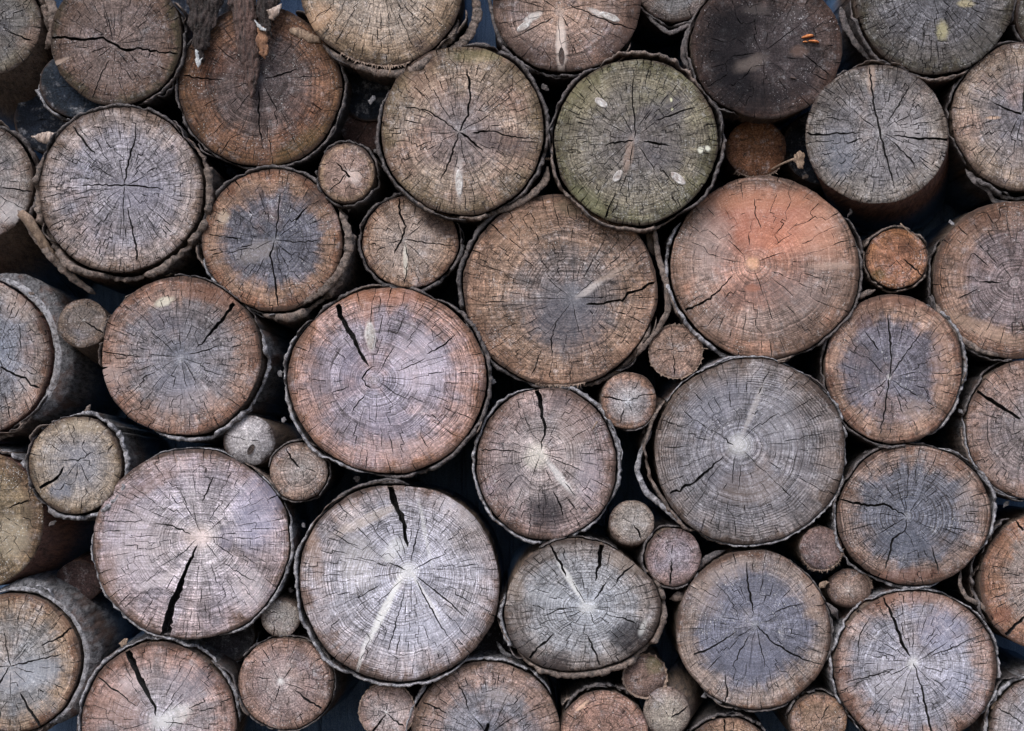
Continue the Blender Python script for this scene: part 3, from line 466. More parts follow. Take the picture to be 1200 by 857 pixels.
 T(cx=570, cy=857, rx=87, ry=82, pith=(572, 862), rec=-2, pal=((120, 116, 120), (124, 116, 116), (146, 114, 98), (116, 88, 70)), border=.62, dens=1.0,
   bark=[(30, 190, 2, 4, 'grey')], cracks=[[(495, 822, 1), (508, 828, 2.6), (524, 836, 1.4)], [(572, 848, 4), (569, 862, 5)], [(535, 800, 1), (545, 815, 1.8), (550, 835, 1)]],
   stains=[(568, 853, 10, 6, 0, (30, 26, 28), .8), (590, 815, 26, 14, 0, (156, 134, 120), .4)],
   label='grey hearted log at the bottom edge, lower right of the very large whitish one'),
 T(cx=453, cy=833, rx=33, ry=33, pith=(453, 836), rec=0, pal=((168, 148, 138), (146, 124, 114), (140, 112, 100), (108, 84, 74)), bark=[], dens=.7, pithc=(230, 214, 204), pk=.6, splint=(0, 360, 30, 2),
   cracks=[[(453, 836, 1), (446, 846, 2.2), (436, 858, 2.6)], [(453, 836, 1), (462, 844, 2), (474, 852, 2)], [(421, 828, 1), (434, 829, 1.5)]],
   label='small round log at the bottom edge with cracks forking down from its centre'),
 T(cx=335, cy=801, rx=56, ry=54, pith=(329, 799), rec=-2, pal=((160, 138, 128), (142, 114, 104), (144, 110, 94), (118, 84, 66)), bark=[(-30, 140, 0, 2, 'dark'), (180, 330, 1, 2, 'dark')], dens=.75, shear=(.06, -.04), pr=.06, pithc=(236, 226, 218), pk=.7,
   cracks=[[(345, 808, 1), (358, 818, 2.4), (377, 830, 2.6)], [(307, 760, 1), (316, 774, 1.6)], [(300, 794, 1), (318, 796, 1.2)]],
   label='medium pinkish brown log with a tiny white centre, near the bottom left'),
 T(cx=329, cy=724, rx=23, ry=23, pith=(330, 722), rec=4, pal=((152, 140, 128), (142, 128, 116), (130, 114, 100), (100, 84, 72)), bark=[], dens=.6,
   cracks=[[(312, 715, 1), (325, 719, 1.5)]], pk=.2, label='tiny beige round log between the two very large pale logs'),
 T(cx=187, cy=849, rx=91, ry=95, pith=(184, 845), rec=-2, pal=((160, 150, 152), (144, 126, 120), (152, 118, 104), (128, 88, 70)), border=.65, dens=.7, hair=.5,
   bark=[(0, 110, 3, 5, 'grey'), (110, 200, 2, 4, 'grey')], patch=(160, 118, 98), cool=(132, 126, 134), speck=.8, pr=.12, pk=.6,
   cracks=[[(148, 760, 7), (156, 775, 7.5), (162, 790, 6.5), (170, 806, 6), (176, 819, 3.6), (181, 826, 3), (183, 840, 1.4)], [(114, 792, 1.4), (135, 808, 1.8), (160, 828, .8)]],
   stains=[(155, 800, 26, 12, 25, (196, 164, 152), .6), (140, 830, 36, 26, 0, (166, 118, 94), .5), (205, 840, 26, 12, 30, (196, 192, 196), .6), (220, 800, 34, 30, 0, (140, 128, 132), .4)],
   label='log at the bottom left, broad black crack slanting down to its pale centre'),
 T(cx=14, cy=776, rx=79, ry=82, pith=(12, 781), rec=0, pal=((150, 146, 144), (136, 124, 114), (146, 116, 90), (116, 78, 54)), border=.68, dens=.8, shear=(.12, -.02),
   bark=[(-60, 105, 2, 15, 'grey'), (-90, -60, 1, 8, 'brown')], patch=(156, 124, 98), cool=(122, 122, 128),
   cracks=[[(12, 781, 1), (30, 777, 2), (50, 772, 1.8), (72, 767, 1.2)], [(48, 757, 1), (60, 751, 2.2), (72, 745, 2.4), (86, 734, 2.6)], [(23, 812, 1.4), (32, 828, 3.2), (38, 838, 3.6), (46, 852, 3)], [(12, 781, 1), (8, 760, 1.5), (5, 740, .8)], [(12, 781, 1), (0, 800, 2.4), (-8, 812, 2)], [(12, 781, 1), (-10, 780, 1.5)]],
   stains=[(30, 790, 50, 22, 10, (150, 150, 154), .5), (80, 730, 16, 24, 0, (140, 98, 70), .4), (40, 825, 30, 20, 0, (108, 110, 112), .4)],
   label='log at the bottom left edge inside a thick weathered grey bark rim'),
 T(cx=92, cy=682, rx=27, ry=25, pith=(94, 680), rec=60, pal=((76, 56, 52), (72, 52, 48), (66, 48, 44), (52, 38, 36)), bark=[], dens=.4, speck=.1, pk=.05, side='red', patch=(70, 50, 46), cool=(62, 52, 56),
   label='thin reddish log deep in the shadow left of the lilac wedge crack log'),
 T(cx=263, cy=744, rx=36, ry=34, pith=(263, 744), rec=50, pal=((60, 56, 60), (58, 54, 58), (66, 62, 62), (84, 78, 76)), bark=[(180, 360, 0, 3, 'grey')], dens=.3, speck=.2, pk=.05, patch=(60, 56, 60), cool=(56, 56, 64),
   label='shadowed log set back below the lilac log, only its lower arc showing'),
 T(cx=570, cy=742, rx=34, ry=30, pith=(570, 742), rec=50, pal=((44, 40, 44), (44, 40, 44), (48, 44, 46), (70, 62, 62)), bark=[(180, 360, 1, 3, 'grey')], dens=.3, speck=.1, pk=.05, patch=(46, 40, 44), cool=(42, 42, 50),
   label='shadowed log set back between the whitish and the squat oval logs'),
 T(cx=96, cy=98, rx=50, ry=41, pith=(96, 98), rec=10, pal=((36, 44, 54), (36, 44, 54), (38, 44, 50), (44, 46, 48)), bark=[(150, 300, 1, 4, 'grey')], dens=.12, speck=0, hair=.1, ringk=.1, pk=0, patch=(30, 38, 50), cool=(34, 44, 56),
   label='dark navy log tucked behind and below the dusky brown log at the top left'),  # near-black navy face all over
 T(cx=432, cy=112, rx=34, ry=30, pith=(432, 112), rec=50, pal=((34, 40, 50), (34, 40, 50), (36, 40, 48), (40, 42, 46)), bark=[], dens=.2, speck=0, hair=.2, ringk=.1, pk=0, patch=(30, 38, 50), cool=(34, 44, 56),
   label='shadow coloured log deep in the gap right of the shredded bark log'),  # added to darken the gap, face coloured like its shadow
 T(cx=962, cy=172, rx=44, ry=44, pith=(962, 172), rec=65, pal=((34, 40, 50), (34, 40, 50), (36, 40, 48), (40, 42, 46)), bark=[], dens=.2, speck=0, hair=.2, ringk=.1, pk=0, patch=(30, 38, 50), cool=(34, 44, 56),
   label='shadow coloured log deep in the gap beside the whiskered orange brown one'),  # gap shade put into the colour of this recessed log
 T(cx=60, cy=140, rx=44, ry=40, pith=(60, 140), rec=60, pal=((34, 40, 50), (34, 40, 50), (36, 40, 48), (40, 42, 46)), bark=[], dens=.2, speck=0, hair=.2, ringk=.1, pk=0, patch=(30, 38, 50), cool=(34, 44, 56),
   label='shadow coloured log deep in the gap above the broken bark scrap at the left'),  # filler added over the bright wall, coloured as deep shade
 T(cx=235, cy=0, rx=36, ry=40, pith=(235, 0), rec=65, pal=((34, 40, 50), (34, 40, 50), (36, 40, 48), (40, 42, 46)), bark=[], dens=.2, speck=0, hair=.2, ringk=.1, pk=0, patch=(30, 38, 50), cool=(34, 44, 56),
   label='shadow coloured log deep behind the torn bark shreds at the top left'),  # added behind the shreds with shadow navy as its face colour
]

GROUP = 'cut logs stacked in the woodpile'

def w2(px, py, rec=0.0):
    f = (D + rec) / D
    return Vector(((px - CX) * f * K, rec * K, (CY - py) * f * K))

# ------------------------------------------------------------------ geometry of a log
def outline_fn(L, seed):
    rx, ry = L['rx'], L['ry']; R = (rx + ry) / 2
    def f(a):
        ca, sa = math.cos(a), math.sin(a)
        k = 1 + 0.034 * fr(ca * 1.3 + seed, sa * 1.3, 1.7) + 0.016 * fr(ca * 3.6 + seed, sa * 3.6, 9.1) + 0.7 / R * fr(ca * R / 5, sa * R / 5, seed) 
        if L.get('sag'): k *= 1 + 0.035 * math.cos(3 * a + 0.4)
        return k
    return f

def ribbon(path):      # (x, y, w) -> polygon
    pts = [Vector((p[0], p[1])) for p in path]
    l, r = [], []
    for i, p in enumerate(pts):
        a = pts[max(0, i - 1)]; b = pts[min(len(pts) - 1, i + 1)]
        t = (b - a)
        if t.length < 1e-6: continue
        t.normalize(); n = Vector((-t.y, t.x)); w = path[i][2] / 2
        l.append(p + n * w); r.append(p - n * w)
    return l + r[::-1]

def jagged(path, rnd, step=3.2, amp=0.9):
    out = []
    for i in range(len(path) - 1):
        x0, y0, w0 = path[i]; x1, y1, w1 = path[i + 1]
        d = math.hypot(x1 - x0, y1 - y0); n = max(1, int(d / step))
        for k in range(n):
            t = k / n; j = amp if (k or i) else 0
            out.append((x0 + (x1 - x0) * t + rnd.uniform(-j, j), y0 + (y1 - y0) * t + rnd.uniform(-j, j), max(.35, (w0 + (w1 - w0) * t) * rnd.uniform(.72, 1.25))))
    out.append(path[-1])
    # taper unless wide at its end
    if out[0][2] < 2.2: out[0] = (out[0][0], out[0][1], .15)
    if out[-1][2] < 2.2: out[-1] = (out[-1][0], out[-1][1], .15)
    return out

def make_cracks(L, idx):
    rnd = random.Random(idx * 101 + 5)
    px, pz = L['pith']; rx, ry = L['rx'], L['ry']; R = (rx + ry) / 2
    dx, dz = L['cx'] - px, -(L['cy'] - pz)
    dens = L.get('dens', 1.0)
    def pt(phi, s): return (dx * s + s * rx * math.cos(phi), dz * s + s * ry * math.sin(phi))
    polys = []
    mids = []
    for c in L.get('cracks', ()):
        p = [(x - px, -(y - pz), w) for x, y, w in c]
        big = max(q[2] for q in p)
        jp = jagged(p, rnd, 3.4 if big < 5 else 4.2, 1.0 if big < 5 else 1.1)
        polys.append((ribbon(jp), min(26, 7 + big * 2.2)))
        for q in jp[::2]: mids.append((q[0], q[1]))
    def best(fn, n=7):
        bp, bd = None, -1
        for _ in range(n):
            c = fn(); q = pt(c[0], c[1])
            d = min([math.hypot(q[0] - m[0], q[1] - m[1]) for m in mids] or [99])
            if d > bd: bp, bd = c, d
        return bp, bd
    def radial(phi, s0, s1, w, open_end=False, link=False):
        path = []; s = s0
        step = 3.0 / R
        path.append((phi, s))
        while s < s1:
            s += step * rnd.uniform(.6, 1.4)
            phi += rnd.uniform(-1, 1) * 0.8 / R / max(s, .12)
            path.append((phi, min(s, s1)))
            if rnd.random() < 0.15 * dens and 0.25 < s < s1 - .02:      # a jog along a ring
                j = rnd.choice((-1, 1)) * rnd.uniform(2, 5.5) / R / s
                phi += j; path.append((phi, s + rnd.uniform(-.004, .004)))
        n = len(path)
        if n < 3: return
        out = []
        for i, (a, b) in enumerate(path):
            t = i / (n - 1)
            e = math.sin(PI * t) ** .5 if not open_end else min(1, .25 + t * 1.1)
            x, y = pt(a, b)
            out.append((x, y, max(.2, w * e * rnd.uniform(.65, 1.3))))
        polys.append((ribbon(out), 5 + 3 * w))
        own = [(q[0], q[1]) for q in out]
        if link and not open_end:
            for e in (0, -1):
                if rnd.random() > .62: continue
                ex, ey = own[e]; bd, bq = 1e9, None
                for m in mids:
                    d2 = math.hypot(m[0] - ex, m[1] - ey)
                    if d2 < bd and d2 > 2.5: bd, bq = d2, m
                if bq and bd < 15:
                    k2 = max(3, int(bd / 2.4)); w1 = w * .62
                    ln_ = [(ex + (bq[0] - ex) * t_ / k2 + rnd.uniform(-.8, .8) * (0 < t_ < k2), ey + (bq[1] - ey) * t_ / k2 + rnd.uniform(-.8, .8) * (0 < t_ < k2), max(.3, w1 * rnd.uniform(.7, 1.2))) for t_ in range(k2 + 1)]
                    polys.append((ribbon(ln_), 5))
                    mids.append((ln_[k2 // 2][0], ln_[k2 // 2][1]))
        for q in own[::3]: mids.append(q)
    big = min(1.0, R / 80)
    for i in range(int(rnd.randint(5, 8) * big * min(1, dens) + 1)):
        (phi, s), d = best(lambda: (rnd.uniform(0, 2 * PI), .12))
        radial(phi, rnd.uniform(.03, .10), rnd.uniform(.28, .6), rnd.uniform(.7, 1.25))
    ne = int(dens * 2 * PI * R / 15.0)
    for i in range(ne):
        (phi, s), d = best(lambda: (rnd.uniform(0, 2 * PI), .95))
        if d < 3: continue
        radial(phi, 1 - rnd.choice((.05, .08, .12, .2)) * rnd.uniform(.7, 1.3), 1.03, rnd.uniform(.6, 1.35), True)
    for i in range(int(dens * R * R * PI / 330)):
        (phi, s), d = best(lambda: (rnd.uniform(0, 2 * PI), math.sqrt(rnd.uniform(.04, .80))), 9)
        if d < 4.5: continue
        ln = rnd.uniform(.06, .26) * (1.25 if s < .6 else 1)
        radial(phi, s - ln * .4, min(.985, s + ln * .6), rnd.uniform(.5, 1.25), False, True)
    for i in range(int(dens * R * R * PI / 620)):      # checks along the rings
        (phi, s), d = best(lambda: (rnd.uniform(0, 2 * PI), math.sqrt(rnd.uniform(.05, .92))), 4)
        arc = rnd.uniform(4, 13) / R / s; n = 5
        out = []
        for k in range(n):
            t = k / (n - 1); x, y = pt(phi + arc * (t - .5), s + rnd.uniform(-.006, .006))
            out.append((x, y, max(.2, rnd.uniform(.35, .8) * math.sin(PI * t) ** .5)))
        polys.append((ribbon(out), 4))
        mids.append((out[2][0], out[2][1]))
    return polys

def build_face(L, idx, parent, mat):
    seed = idx * 3.7; px, pz = L['pith']; rx, ry = L['rx'], L['ry']; R = (rx + ry) / 2
    dx, dz = L['cx'] - px, -(L['cy'] - pz)
    of = L['of']
    na = max(48, int(2 * PI * R / 3.0))
    verts = []
    for i in range(na):
        a = 2 * PI * i / na; k = of(a)
        verts.append(Vector((dx + rx * k * math.cos(a), dz + ry * k * math.sin(a))))
    faces = [list(range(na))]
    polys = make_cracks(L, idx)
    depth = [0]
    for poly, dp in polys:
        if len(poly) < 4: continue
        b = len(verts); verts.extend(poly); faces.append(list(range(b, b + len(poly)))); depth.append(dp)
    # inner ring + scattered points so that the surface can undulate
    for i in range(na):
        a = 2 * PI * i / na; k = of(a) - 1.6 / R
        verts.append(Vector((dx + rx * k * math.cos(a), dz + ry * k * math.sin(a))))
    stp = 7.0; n = int(R / stp) + 2; rnd = random.Random(idx)
    for i in range(-n, n + 1):
        for j in range(-n, n + 1):
            x = i * stp + rnd.uniform(-2, 2); z = j * stp + rnd.uniform(-2, 2)
            if (x / rx) ** 2 + (z / ry) ** 2 < (1 - 5 / R) ** 2: verts.append(Vector((dx + x, dz + z)))
    cons = []
    for f in faces:
        for k in range(len(f)): cons.append((f[k], f[(k + 1) % len(f)]))
    vo, eo, fo, ov, oe, of_ = delaunay_2d_cdt(verts, cons, [], 0, 1e-4)
    cen = np.array([[sum(vo[i].x for i in f) / len(f), sum(vo[i].y for i in f) / len(f)] for f in fo])
    state_np = np.full(len(fo), -1.0)
    def inside(poly, idx_):
        P_ = np.array([(verts[i].x, verts[i].y) for i in poly]); Q_ = np.roll(P_, -1, axis=0)
        x = cen[idx_, 0][:, None]; y = cen[idx_, 1][:, None]
        up = (P_[None, :, 1] <= y) & (Q_[None, :, 1] > y); dn = (P_[None, :, 1] > y) & (Q_[None, :, 1] <= y)
        cr = (Q_[None, :, 0] - P_[None, :, 0]) * (y - P_[None, :, 1]) - (x - P_[None, :, 0]) * (Q_[None, :, 1] - P_[None, :, 1])
        wn = (up & (cr > 0)).sum(1) - (dn & (cr < 0)).sum(1)
        return wn != 0
    allidx = np.arange(len(fo))
    state_np[inside(faces[0], allidx)] = 0
    for q in range(1, len(faces)):
        P_ = np.array([(verts[i].x, verts[i].y) for i in faces[q]])
        mn, mx = P_.min(0), P_.max(0)
        c_ = allidx[(cen[:, 0] >= mn[0]) & (cen[:, 0] <= mx[0]) & (cen[:, 1] >= mn[1]) & (cen[:, 1] <= mx[1]) & (state_np >= 0)]
        if len(c_) == 0: continue
        c_ = c_[inside(faces[q], c_)]
        state_np[c_] = np.maximum(state_np[c_], depth[q])
    def hgt(x, z):
        rr = math.hypot((x - dx) / rx, (z - dz) / ry)
        h = 1.6 * fr(x / 38 + seed, z / 38, 3.3) + 0.7 * fr(x / 11 + seed, z / 11, 5.1)
        h += L.get('dome', 0) * rr ** 2.4
        k = of(math.atan2((z - dz) / ry, (x - dx) / rx))
        if rr > k - 0.8 / R: h += 1.3
        return h
    L['hgt'] = hgt
    top, bot = {}, {}
    V, F, FM = [], [], []
    def tv(i, tag='t', dp=0):
        key = (i, tag)
        if key not in top:
            p = vo[i]; top[key] = len(V); V.append((p.x * K, (hgt(p.x, p.y) + dp) * K, p.y * K))
        return top[key]
    state = [float(v) for v in state_np]
    edge = {}
    for fi, f in enumerate(fo):
        m = len(f)
        for k in range(m):
            a, b = f[k], f[(k + 1) % m]
            edge.setdefault((min(a, b), max(a, b)), []).append((fi, a, b))
    for fi, f in enumerate(fo):
        if state[fi] == 0: F.append([tv(i) for i in f][::1]); FM.append(0)
        elif state[fi] > 0: F.append([tv(i, 'b', 0) for i in f]); FM.append(1)
    # push crack floors: depth per vertex = largest of its floor faces
    dmax = {}
    for fi, f in enumerate(fo):
        if state[fi] > 0:
            for i in f: dmax[i] = max(dmax.get(i, 0), state[fi])
    for i, dp in dmax.items():
        q = top.get((i, 'b'))
        if q is not None: v = V[q]; V[q] = (v[0], v[1] + dp * K, v[2])
    for (a, b), l in edge.items():
        st = [state[x[0]] for x in l]
        wall = (len(st) == 2 and ((st[0] == 0 and st[1] > 0) or (st[1] == 0 and st[0] > 0)))
        if wall:
            x = l[0] if st[0] == 0 else l[1]
            a2, b2 = x[1], x[2]
            F.append([tv(b2, 'w'), tv(a2, 'w'), tv(a2, 'b', 0), tv(b2, 'b', 0)]); FM.append(1)
    o = mesh_obj('cut_face', V, F, [mat, CRACK], parent, FM, True)
    # normals towards the camera (-Y)
    me = o.data
    flip = sum(1 for p in me.polygons if p.material_index == 0 and p.normal.y > 0) > sum(1 for p in me.polygons if p.material_index == 0 and p.normal.y < 0)
    if flip: me.flip_normals()
    return o

YR = [0, 2.5, 6, 11, 18, 27, 38, 52, 70, 95, 130, 160, LEN]
def build_trunk(L, idx, parent):
    px, pz = L['pith']; rx, ry = L['rx'], L['ry']; R = (rx + ry) / 2
    dx, dz = L['cx'] - px, -(L['cy'] - pz); of = L['of']; shx, shz = L['sh']
    na = max(40, int(2 * PI * R / 5)); V, F = [], []
    y0 = L.get('dome', 0) + 1.2
    for y in YR:
        for i in range(na):
            a = 2 * PI * i / na; k = of(a) * (.992 if y else .985) + (.4 + 1.1 * min(1, y / 20)) / R * fr(math.cos(a) * R / 6, y / 60, math.sin(a) * R / 6)
            V.append(((dx + rx * k * math.cos(a) + shx * y) * K, (y + y0) * K, (dz + ry * k * math.sin(a) + shz * y) * K))
    for r in range(len(YR) - 1):
        for i in range(na):
            j = (i + 1) % na
            F.append((r * na + i, (r + 1) * na + i, (r + 1) * na + j, r * na + j))
    F.append([ (len(YR) - 1) * na + i for i in range(na)])
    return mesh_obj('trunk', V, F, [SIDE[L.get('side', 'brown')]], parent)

def build_bark(L, idx, parent, arc, k_arc):
    a0, a1, gap, th, kind = arc
    px, pz = L['pith']; rx, ry = L['rx'], L['ry']; R = (rx + ry) / 2
    dx, dz = L['cx'] - px, -(L['cy'] - pz); of = L['of']; shx, shz = L['sh']
    seed = idx * 5.3 + k_arc * 17.7
    full = (a1 - a0) >= 359
    n = max(12, int(math.radians(a1 - a0) * R / 2.2))
    cols = []
    for i in range(n + (0 if full else 1)):
        t = i / n; a = math.radians(a0 + (a1 - a0) * t)
        ca, sa = math.cos(a), math.sin(a)
        env = 1.0 if full else min(1.0, min(t, 1 - t) * 7 + .12) ** .6
        g = .6 + gap * (.55 + .75 * fr(ca * 2.2 + seed, sa * 2.2, 2.2)) * (1 if full else (.35 + .65 * math.sin(PI * t))) * 1.15
        g += gap * .25 * fr(ca * 9 + seed, sa * 9, 4.2)
        g = max(.3, g)
        tk = max(.6, th * env * (1 + .35 * fr(ca * 3 + seed, sa * 3, 7.7) + .45 * fr(ca * R / 7, sa * R / 7, seed) + .42 * fr(ca * R / 2.3, sa * R / 2.3, seed)))
        br = fr(ca * 2.6 + seed, sa * 2.6, 31.7) + .5 * fr(ca * 8 + seed, sa * 8, 3.1)
        sl = 1.0 if th > 12 else 0.0
        env *= (.12 + .80 * sl) + (.88 - .80 * sl) * max(0.0, min(1.0, (br + .42) / .30))
        tks = max(.7, th * env * (1 + .35 * fr(ca * 3 + seed, sa * 3, 7.7)))
        lim = min(1.0, 6.0 / th) * (1 - .7 * sl); tk = tks + (tk - tks) * lim
        front = 1.5 + (1 - env) * 16 + 3.4 * fr(ca * R / 9, sa * R / 9, seed + 3) + 2.6 * fr(ca * R / 3, sa * R / 3, seed + 5) - min(2, gap * .4)
        ri, ro = g, g + tk
        prof = []
        for y, rr in ((LEN, 1.0), (60, ri), (16, ri), (4, ri + tk * .06), (.8, ri + tk * .16), (-.3, ri + tk * .42), (-.1, ri + tk * .68), (1.3, ri + tk * .9)):
            prof.append(((y + front * (1 - .6 * sl) + sl * max(0, rr - ri) * .75) if y < 100 else y, rr))
        for y in (3, 6, 10, 15, 21, 28, 37, 48, 62, 80, 105, 140, LEN - .01):
            yy = y + front * (1 - .6 * sl) + sl * tk * .75
            fis = (.55 + .035 * th) * (fr(ca * R / 6 + seed, sa * R / 6, yy / 16) + .7 * fr(ca * R / 2.4 + seed, sa * R / 2.4, yy / 9)) + .06 * th * fr(ca * 2 + seed, sa * 2, yy / 40)
            rb = ri + tk + (tks - tk) * min(1, y / 14)
            prof.append((min(yy, LEN + 4), max(ri + .4, rb + fis * min(1, y / 8 + .3))))
        cols.append([(a, y, rr) for y, rr in prof])
    V, F, FM = [], [], []
    m = len(cols[0])
    for c in cols:
        for (a, y, rr) in c:
            k = of(a); ca, sa = math.cos(a), math.sin(a)
            V.append(((dx + (rx * k + rr) * ca + shx * y) * K, y * K, (dz + (ry * k + rr) * sa + shz * y) * K))
    nc = len(cols)
    for i in range(nc if full else nc - 1):
        j = (i + 1) % nc
        for q in range(m - 1):
            F.append((i * m + q, i * m + q + 1, j * m + q + 1, j * m + q)); FM.append(1 if (2 < q < 8 and th < 12) or (2 < q < 5) else 0)
    if not full:
        for i in (0, nc - 1):
            F.append([i * m + q for q in range(m)]); FM.append(0)
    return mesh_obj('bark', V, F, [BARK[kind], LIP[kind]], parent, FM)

def build_knot(L, idx, parent, kn):
    x, y, a, b, rot, kind = kn
    px, pz = L['pith']; t = math.radians(rot)
    V, F = [], []; n = 22; rs = [0, .3, .55, .75, .9, 1.0, 1.12]; hs = [-.2, -.35, .15, -.4, -.5, .1, 1.6]
    for r, h in zip(rs, hs):
        for i in range(n):
            q = 2 * PI * i / n; w = 1 + .10 * fr(math.cos(q) * 2, math.sin(q) * 2, x)
            u, v = a * r * w * math.cos(q), b * r * w * math.sin(q)
            hh = h * (.9 if kind == 0 else -.3) - .7 + .4 * fr(u * 1.5, v * 1.5, 3)
            hh += L['hgt'](x - px + u * math.cos(t) - v * math.sin(t), -(y - pz) + u * math.sin(t) + v * math.cos(t))
            V.append(((x - px + u * math.cos(t) - v * math.sin(t)) * K, hh * K, (-(y - pz) + u * math.sin(t) + v * math.cos(t)) * K))
    for r in range(len(rs) - 1):
        for i in range(n):
            j = (i + 1) % n; F.append((r * n + i, r * n + j, (r + 1) * n + j, (r + 1) * n + i))
    o = mesh_obj('knot', V, F, [KNOTD if kind else KNOT], parent)
    return o

def build_splinters(L, idx, parent, sp):
    a0, a1, n, ln = sp; rnd = random.Random(idx + 77)
    px, pz = L['pith']; rx, ry = L['rx'], L['ry']; dx, dz = L['cx'] - px, -(L['cy'] - pz); of = L['of']; hg = L['hgt']
    V, F = [], []
    full = a1 - a0 >= 359; m = n * 3
    for i in range(m + (0 if full else 1)):
        a = math.radians(a0 + (a1 - a0) * i / m); k = of(a)
        r0, r1, y = -2.2, .3 + rnd.uniform(-.2, .3), rnd.uniform(0, .8)
        if i % 3 == 1: r1 = ln * rnd.uniform(.15, 1.1); y = rnd.uniform(-1, 2)
        aa = a + (rnd.uniform(-.6, .6) * r1 / (rx * k) if i % 3 == 1 else 0)
        V.append(((dx + (rx * k + r0) * math.cos(a)) * K, .9 * K + hg(dx + (rx * k + r0) * math.cos(a), dz + (ry * k + r0) * math.sin(a)) * K, (dz + (ry * k + r0) * math.sin(a)) * K))
        V.append(((dx + (rx * k + r1) * math.cos(aa)) * K, y * K, (dz + (ry * k + r1) * math.sin(aa)) * K))
        V.append(((dx + (rx * k + .2) * math.cos(a)) * K, (y + 1.6) * K, (dz + (ry * k + .2) * math.sin(a)) * K))
    q = len(V) // 3
    for i in range(q if full else q - 1):
        j = (i + 1) % q
        F += [(3 * i, 3 * j, 3 * j + 1, 3 * i + 1), (3 * i + 1, 3 * j + 1, 3 * j + 2, 3 * i + 2)]
    return mesh_obj('frayed_fibres', V, F, [SPL], parent, smooth=False)

def build_fungus(parent, L):
    px, pz = L['pith']
    for (x, y, a, b, rot, dep) in ((946, 44, 7.5, 3.6, 12, 5), (953, 50, 6.5, 3.0, -8, 6), (943, 50, 3, 1.8, 0, 3), (929, 92, 4, 2.2, -10, 2)):
        t = math.radians(rot); V, F = [], []; n = 18
        prof = [(0, -.55), (.5, -.7), (.85, -.55), (1.0, -.2), (1.0, .0), (.8, .12), (.2, .2)]   # radius, height : bracket cap fanning out of the face
        for r, h in prof:
            for i in range(n + 1):
                q = PI + PI * i / n                       # half disc
                w = 1 + .12 * fr(math.cos(q) * 3, math.sin(q) * 3, x)
                u = a * r * w * math.cos(q); out = -dep * r * w * abs(math.sin(q)) - .8
                v = b * (-h) * (1.2 - .3 * abs(math.cos(q)))
                V.append(((x - px + u * math.cos(t) - v * math.sin(t)) * K, out * K, (-(y - pz) + u * math.sin(t) + v * math.cos(t)) * K))
        for r in range(len(prof) - 1):
            for i in range(n):
                F.append((r * (n + 1) + i, r * (n + 1) + i + 1, (r + 1) * (n + 1) + i + 1, (r + 1) * (n + 1) + i))
        o = mesh_obj('fungus_cap', V, F, [FUNG if x > 935 else KNOTD], parent)
        if x > 935: o['label'] = 'orange bracket fungus cap growing out of the black stained face'

def build_log(L, idx):
    rnd = random.Random(idx * 31 + 2)
    px, pz = L['pith']; rec = L.get('rec', 0)
    root = bpy.data.objects.new('log', None); col.objects.link(root)
    f = (D + rec) / D
    root.location = w2(px, pz, rec)
    root.scale = (1, 1, 1)
    root.empty_display_size = .05
    # sizes given in the plane of the photo: bring them to the log's own depth
    if abs(f - 1) > 1e-6:
        L = dict(L)
        for key in ('rx', 'ry'): L[key] = L[key] * f
        L['cx'] = px + (L['cx'] - px) * f; L['cy'] = pz + (L['cy'] - pz) * f
        L['cracks'] = [[(px + (x - px) * f, pz + (y - pz) * f, w) for x, y, w in c] for c in L.get('cracks', ())]
    R = (L['rx'] + L['ry']) / 2
    tmax = min(2.2, 300.0 / R)
    root.rotation_euler = (math.radians(rnd.uniform(-tmax, tmax)), 0, math.radians(rnd.uniform(-tmax, tmax)))
    L['of'] = outline_fn(L, idx * 2.3)
    s = L.get('shear', (0, 0)); L['sh'] = (s[0] + rnd.uniform(-.02, .02), s[1] + rnd.uniform(-.02, .02))
    root['label'] = L['label']; root['category'] = 'log'; root['group'] = GROUP
    mat = face_material(L, idx)
    build_face(L, idx, root, mat)
    build_trunk(L, idx, root)
    for k, arc in enumerate(L.get('bark', ())): build_bark(L, idx, root, arc, k)
    if R > 48 and L.get('bark') and rec < 40:
        for k in range(3):
            base_arc = rnd.choice(L['bark']); a0 = rnd.uniform(base_arc[0], base_arc[1]); w_ = rnd.uniform(14, 46)
            build_bark(L, idx, root, (a0, a0 + w_, base_arc[2] * .6 + base_arc[3] + rnd.uniform(0, 2), rnd.uniform(1.4, 3), rnd.choice(('dark', 'brown', base_arc[4]))), 20 + k)
    for kn in L.get('knots', ()): build_knot(L, idx, root, kn)
    if L.get('splint'): build_splinters(L, idx, root, L['splint'])
    if L.get('fungus'): build_fungus(root, L)
    return root

for i, L in enumerate(logs): build_log(L, i + 1)

